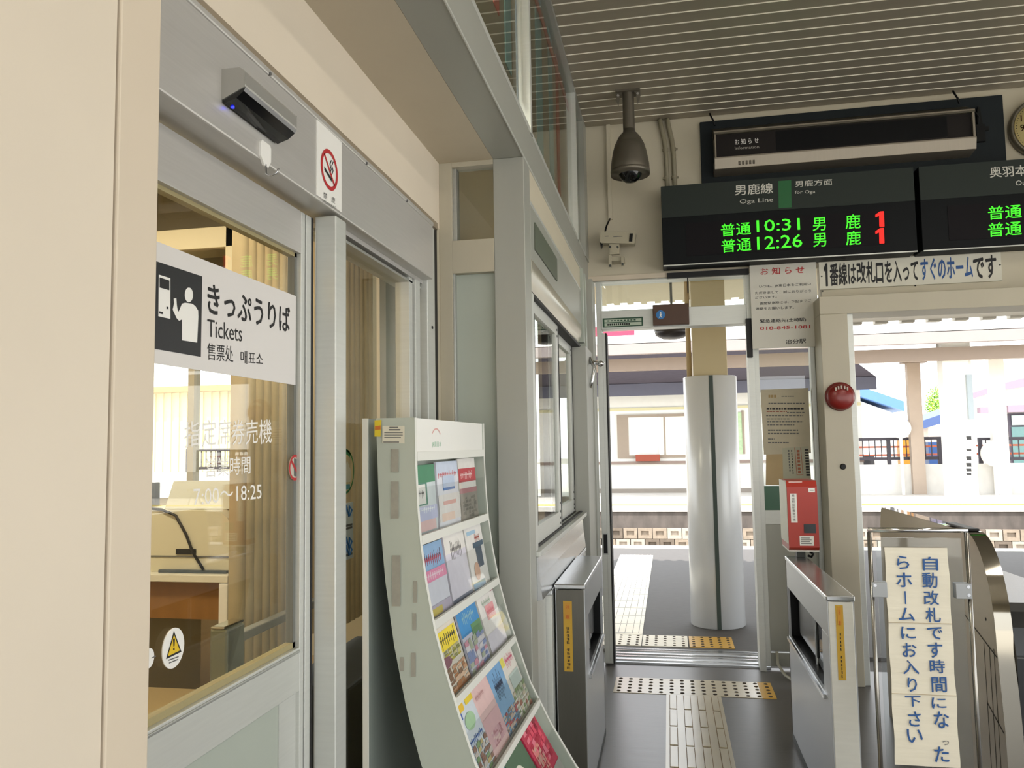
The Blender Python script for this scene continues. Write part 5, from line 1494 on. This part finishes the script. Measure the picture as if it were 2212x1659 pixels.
f = MB().box(-1.48, 1.2, BYF - 0.06, BYF + 0.02, 1.02, 1.10, fbw).box(-1.48, 1.2, BYF - 0.06, BYF + 0.02, 2.22, 2.30, fbw).box(-1.48, -1.15, BYF - 0.06, BYF + 0.02, 1.1, 2.22, fbw).box(-0.28, -0.20, BYF - 0.06, BYF + 0.02, 1.1, 2.22, wh).box(-0.12, -0.08, BYF - 0.06, BYF + 0.02, 1.1, 2.22, fbw).build('window', t)
MB().box(-1.15, 1.2, BYF - 0.02, BYF - 0.01, 1.1, 2.22, mat('bright_window', '#e8e6e0', 0.2, var=0.02)).build('pane', f)
f2 = MB().box(1.75, 1.82, BYF - 0.05, BYF, 1.1, 2.35, fbw).box(2.1, 2.16, BYF - 0.05, BYF, 1.1, 2.35, fbw).build('window', t)
MB().box(1.82, 2.1, BYF - 0.03, BYF - 0.02, 1.1, 2.3, mat('green_poster', '#a9c39a', 0.5, var=0.2, scale=12)).build('pane', f2)
MB().box(rx0, 5.35, BYF - 0.08, BYF, 0.84, 0.92, mat('brown_sill', '#86756c', 0.6, var=0.03)).build('sill', t)
MB().box(rx0, 5.35, BYF - 0.03, BYF, 0.0, 0.12, mat('grey_plinth', '#8d857c', 0.7, var=0.03)).build('plinth', t)
o = MB().box(-0.95, -0.25, 23.6, 23.8, 0.93, 1.12, mat('orange_red_bench', '#8a3a22', 0.5, var=0.03)).build('flower_box')
tag(o, 'orange red box on the sill of the building window across the tracks', 'box')

# long canopy of the opposite platform
bgm = mat('canopy_beige', '#85766a', 0.6, var=0.02)
t = thing('opposite_canopy', 'beige beams of the opposite platform canopy above the tracks view', 'canopy', (4, 20.8, 3.4))
MB().box(-12, 16, 20.4, 20.6, 3.72, 3.98, mat('canopy_pinkish', '#8d8380', 0.6, var=0.02)).build('fascia', t)
MB().box(-12, 16, 20.4, 22.6, 4.0, 4.05, wh).build('roof', t)
MB().box(-12, 16, 21.1, 21.3, 3.36, 3.68, bgm).build('beam', t)
MB().box(-12, 16, 21.5, 22.6, 3.68, 3.72, mat('canopy_underside', '#8f7350', 0.7, var=0.1, scale=20, stretch=(12, 1, 1))).build('soffit', t)
# right-hand scene: columns, fence, low wall
def px_box(name, x0, x1, y0, y1, Y, th, mm, label=None, cat=None, group=None, parent=None):
    a, b = at(x0, (y0 + y1) / 2, 'Y', Y), at(x1, (y0 + y1) / 2, 'Y', Y)
    za, zb_ = at((x0 + x1) / 2, y1, 'Y', Y).z, at((x0 + x1) / 2, y0, 'Y', Y).z
    o = MB().box(a.x, b.x, Y, Y + th, za, zb_, mm).build(name, parent)
    if label:
        tag(o, label, cat, group)
    return o


t = thing('canopy_column', 'thick white canopy column with faded writing beyond the right opening', 'column', (7.0, 21.4, 0))
a, b = at(2048, 1000, 'Y', 21.3), at(2114, 1000, 'Y', 21.3)
MB().box(a.x, a.x + 0.58, 21.3, 21.7, 0, 3.9, wh).box(a.x + 0.58, b.x, 21.4, 21.7, 0, 3.9, wh).build('shaft', t)
m = MB()
for (y0, y1) in ((942, 950), (970, 974), (986, 994), (1000, 1008), (1012, 1018), (1022, 1026)):
    m.art('Y', 21.29, [(2087, y0), (2098, y0), (2099, y1), (2088, y1)], ink)
m.build('faded_writing', t)
MB().box(a.x + 0.50, a.x + 0.62, 21.2, 21.29, 1.9, 3.0, mat('pipe_grey', '#8f989c', 0.5, var=0)).build('cable_cover', t)
t = thing('canopy_column', 'slim beige canopy post behind the dark railing', 'column', (6.0, 22.6, 0))
a = at(1981, 900, 'Y', 22.6)
MB().box(a.x - 0.18, a.x + 0.14, 22.6, 22.8, 0, 3.7, mat('beige_post', '#a59586', 0.6, var=0.02)).box(a.x - 0.3, a.x + 0.3, 22.55, 22.85, 3.45, 3.7, bgm).build('shaft', t)
t = thing('canopy_column', 'white canopy post behind the round white disc', 'column', (8.5, 22.6, 0))
a = at(2160, 900, 'Y', 22.6)
MB().box(a.x - 0.19, a.x + 0.17, 22.6, 22.8, 0, 3.7, wh).build('shaft', t)
m = MB().box(a.x - 5.2, 15, 22.75, 23.0, 0, 0.78, conc)
tag(m.build('low_wall'), 'pale concrete low wall under the dark railing', 'wall', kind='structure')
dkm = mat('dark_railing_metal', '#2b2630', 0.5, var=0)
orr = mat('orange_rail', '#c96a4c', 0.5, var=0.02)


def railing(x0, x1, Y, z0, z1, label, step=1.0):
    t = thing('railing', label, 'railing', ((x0 + x1) / 2, Y, z0), 'dark railings on the opposite platform')
    MB().box(x0, x1, Y - 0.04, Y + 0.04, z1 - 0.08, z1, dkm).box(x0, x1, Y - 0.03, Y + 0.03, z0 + 0.06, z0 + 0.14, dkm).build('rails', t)
    x = x0
    while x <= x1 + 0.01:
        MB().box(x - 0.045, x + 0.045, Y - 0.045, Y + 0.045, z0 - 0.14, z1, dkm).build('post', t)
        x += step
    m = MB()
    x = x0 + 0.14
    while x < x1:
        m.box(x - 0.012, x + 0.012, Y - 0.012, Y + 0.012, z0 + 0.1, z1 - 0.04, dkm)
        x += 0.155
    m.build('bars', t)
    return t


ra = at(1862, 940, 'Y', 22.85)
rb = at(2047, 940, 'Y', 22.85)
railing(ra.x - 0.6, rb.x, 22.85, 0.84, 1.50, 'dark bar railing across the tracks, left of the white column', 1.25)
rc_ = at(2116, 945, 'Y', 22.85)
railing(rc_.x, rc_.x + 4.8, 22.85, 0.80, 1.46, 'dark bar railing across the tracks, right of the white column', 1.2)
railing(-14.2, -11.1, 21.75, 0.82, 1.50, 'dark bar railing seen through the ticket office glass', 1.03)
m = MB()
for z in (1.0, 1.22):
    m.box(ra.x - 0.6, rc_.x + 4.8, 23.3, 23.34, z, z + 0.05, orr)
tag(m.build('orange_fence_rail'), 'pair of orange rails behind the dark railing', 'rail')
for i, (px, py, r_, Yd, lb) in enumerate(((2148, 980, 0.33, 22.3, 'white round disc in front of the right railing'), (1945, 925, 0.27, 22.5, 'white round disc above the left railing'))):
    c = at(px, py, 'Y', Yd)
    m = MB().lathe((c.x, Yd, c.z), [(0.02, 0.05), (r_ * 0.9, 0.03), (r_, 0), (r_ * 0.9, -0.03), (0.02, -0.06)], wh, 32, 'Y').cyl((c.x, Yd + 0.02, 0.0), (c.x, Yd + 0.02, c.z), 0.04, wh)
    tag(m.build('round_sign'), lb, 'sign', 'white discs on the opposite platform')
# coloured things behind railing
for (x0, x1, y0, y1, hx, lb, nm) in ((1945, 1972, 950, 975, '#b07d26', 'tall yellow bin behind the dark railing', 'bin'), (2005, 2040, 955, 972, '#284a80', 'tall blue bin behind the dark railing', 'bin'), (1862, 1890, 985, 1002, '#3a3a3e', 'dark bin low behind the railing', 'bin')):
    a, b = at(x0, y0, 'Y', 24.5), at(x1, y1, 'Y', 24.5)
    tag(MB().box(a.x, b.x, 24.5, 24.9, 0, a.z, mat('crate_' + hx[1:], hx, 0.5, var=0.02)).build(nm), lb, nm)
# houses and tree far right
t = thing('house', 'white house with sloping blue roof beyond the railing', 'house', (8.5, 40, 0))
a, b, c2 = at(1850, 848, 'Y', 40), at(1948, 884, 'Y', 40), at(1948, 1000, 'Y', 40)
MB().prism([(a.x - 3, -0.2), (b.x - 0.3, -0.2), (b.x - 0.3, b.z - 0.2), (a.x - 3, a.z + 0.9)], 'Y', 40, 46, wh).build('wall', t)
MB().prism([(a.x - 3, a.z + 1.0), (b.x, b.z - 0.1), (b.x, b.z + 0.35), (a.x - 3, a.z + 1.5)], 'Y', 39.6, 46, mat('blue_roof', '#4f74a8', 0.5, var=0.03)).build('roof', t)
t = thing('house', 'small house with dark blue roof beside the green tree', 'house', (13.5, 44, 0))
a, b = at(2000, 922, 'Y', 44), at(2060, 903, 'Y', 44)
MB().box(a.x + 0.1, b.x, 44, 48, -0.2, a.z, mat('pale_pink_render', '#d8c8b8', 0.7, var=0.02)).build('wall', t)
MB().prism([(a.x - 0.4, a.z - 0.15), (b.x + 2, b.z + 0.5), (b.x + 2, b.z + 1.1), (a.x - 0.4, a.z + 0.25)], 'Y', 43.7, 48, mat('navy_roof', '#3a4d78', 0.5, var=0.03)).build('roof', t)
t = thing('house', 'white building with brown roof edge and tall window at the right edge', 'house', (13, 30, 0))
a = at(2095, 845, 'Y', 30)
MB().prism([(a.x, 30), (a.x + 10, 30), (a.x + 10, 36), (a.x + 2.6, 36)], 'Z', -0.2, 4.2, wh).build('wall', t)
pr = mat('mauve_fascia', '#8f7784', 0.6, var=0.02)
q = [at(2095, 850, 'Y', 29.8), at(2150, 832, 'Y', 29.8), at(2230, 812, 'Y', 29.8), at(2230, 833, 'Y', 29.8), at(2150, 845, 'Y', 29.8), at(2095, 862, 'Y', 29.8)]
MB().prism([(p.x, p.z) for p in q], 'Y', 29.6, 29.98, pr).build('roof_edge', t)
px_box('awning', 2118, 2150, 880, 892, 29.7, 0.28, pr, parent=t)
px_box('awning', 2178, 2230, 875, 890, 29.7, 0.28, pr, parent=t)
f = px_box('window', 2181, 2230, 893, 1010, 29.9, 0.09, mat('dark_frame', '#3b3440', 0.5, var=0), parent=t)
px_box('pane', 2186, 2230, 897, 918, 29.85, 0.04, mat('grey_green_glass', '#a9bdb4', 0.2, var=0.05), parent=f)
px_box('pane', 2188, 2230, 922, 1010, 29.85, 0.04, mat('teal_glass', '#4f6d6c', 0.2, var=0.05), parent=f)
# tree
t = thing('tree', 'bright green tree between the beige post and the white column', 'tree', (12, 54, 0))
c = at(2034, 875, 'Y', 54)
MB().cyl((c.x, 54, -1.2), (c.x + 0.1, 54, c.z), 0.16, mat('bark', '#6a5540', 0.9, var=0.1), r1=0.06).build('trunk', t)
m = MB()
rnd = random.Random(11)
lv = [mat('leaf_light', '#a9c83a', 0.6, var=0.1), mat('leaf_mid', '#7fae2e', 0.6, var=0.1), mat('leaf_dark', '#56822a', 0.6, var=0.1)]
for k in range(1500):
    u, v, w = rnd.gauss(0, 1), rnd.gauss(0, 1), rnd.gauss(0, 1)
    n_ = math.sqrt(u * u + v * v + w * w)
    r_ = rnd.uniform(0.5, 1.0)
    p = Vector((c.x + u / n_ * r_ * 0.95, 54 + v / n_ * r_ * 0.9, c.z + w / n_ * r_ * 1.3))
    d1 = Vector((rnd.uniform(-1, 1), rnd.uniform(-1, 1), rnd.uniform(-1, 1))).normalized()
    d2 = d1.orthogonal().normalized()
    s = rnd.uniform(0.06, 0.13)
    m.add([p - d1 * s, p + d2 * s * 0.5, p + d1 * s, p - d2 * s * 0.5], [(0, 1, 2, 3)], rnd.choice(lv))
m.build('foliage', t)
# utility post with cap, seen against the column
# shed seen through the ticket office
t = thing('shed', 'pale yellow corrugated shed seen through the ticket office glass', 'shed', (-14, 27, 0))
m = MB()
x = -22.0
yel = mat('pale_yellow_metal', '#d8cba0', 0.6, var=0.03)
while x < -11.0:
    m.box(x, x + 0.16, 26.0, 26.1, -0.2, 3.55, yel).box(x + 0.16, x + 0.32, 26.05, 26.15, -0.2, 3.55, yel)
    x += 0.32
m.build('wall', t)
MB().box(-22.2, -10.9, 25.6, 30, 3.55, 3.75, mat('brown_eave', '#a08452', 0.6, var=0.1, scale=8, stretch=(8, 1, 1))).build('roof', t)
o = MB().box(-14.6, -13.0, 25.2, 25.3, 1.3, 2.75, mat('grey_board', '#a9a48f', 0.6, var=0.06)).cyl((-14.6, 25.25, 0), (-14.6, 25.25, 3.4), 0.05, dgrey).build('notice_board')
tag(o, 'grey board on a post in front of the yellow shed', 'board')
o = MB().box(-20, -3.0, 21.6, 21.9, 0, 0.8, conc).build('low_wall')
tag(o, 'pale low wall seen through the ticket office glass', 'wall', kind='structure')

# unseen ground outside the hall, added to bounce sunlight in
o = B(4.62, 60, -60, 5.5, -0.06, -0.01, conc).box(-60, 4.6, -60, -5.2, -0.06, -0.01, conc).build('ground')
tag(o, 'pale unseen ground outside the hall, added to bounce sunlight in', 'ground', kind='structure')
# ================================================================== LAMPS
def lamp_fixture(x, y, z, lx, ly, power, col, label, name='ceiling_lamp'):
    t = thing(name, label, 'lamp', (x, y, z), 'fluorescent ceiling lamps')
    MB().box(x - lx / 2, x + lx / 2, y - ly / 2, y + ly / 2, z - 0.05, z - 0.001, white).build('housing', t)
    l = bpy.data.lights.new('lamp_light', 'AREA')
    l.shape = 'RECTANGLE'
    l.size, l.size_y = lx * 0.9, ly * 0.9
    l.energy = power
    l.color = col
    lo = bpy.data.objects.new('lamp_light', l)
    COL.objects.link(lo)
    lo.parent = t
    lo.location = (0, 0, -0.056)
    return t


for (x, y) in ((2.4, 1.6), (2.4, -1.4)):
    lamp_fixture(x, y, CZ, 0.3, 1.8, LAMP_HALL, (1.0, 0.93, 0.82), 'long fluorescent lamp on the slatted ceiling above the camera')
lamp_fixture(-2.2, 2.0, 2.70, 1.2, 0.3, LAMP_OFFICE, (1.0, 0.90, 0.70), 'fluorescent lamp on the ticket office ceiling')
lamp_fixture(-0.98, 1.6, 2.70, 0.12, 1.2, 14, (1.0, 0.92, 0.76), 'short lamp added just inside the office door to brighten the blind')  # unseen light, added to brighten the hall side of the blind
lamp_fixture(-0.85, 0.6, CZ, 0.15, 1.2, 75, (1.0, 0.95, 0.85), 'lamp added to brighten the space behind the upper glazing')  # unseen light, added to lift the space behind the high windows
lamp_fixture(-3.2, 4.3, 2.70, 1.2, 0.3, LAMP_OFFICE, (1.0, 0.90, 0.70), 'fluorescent lamp on the ticket office ceiling')
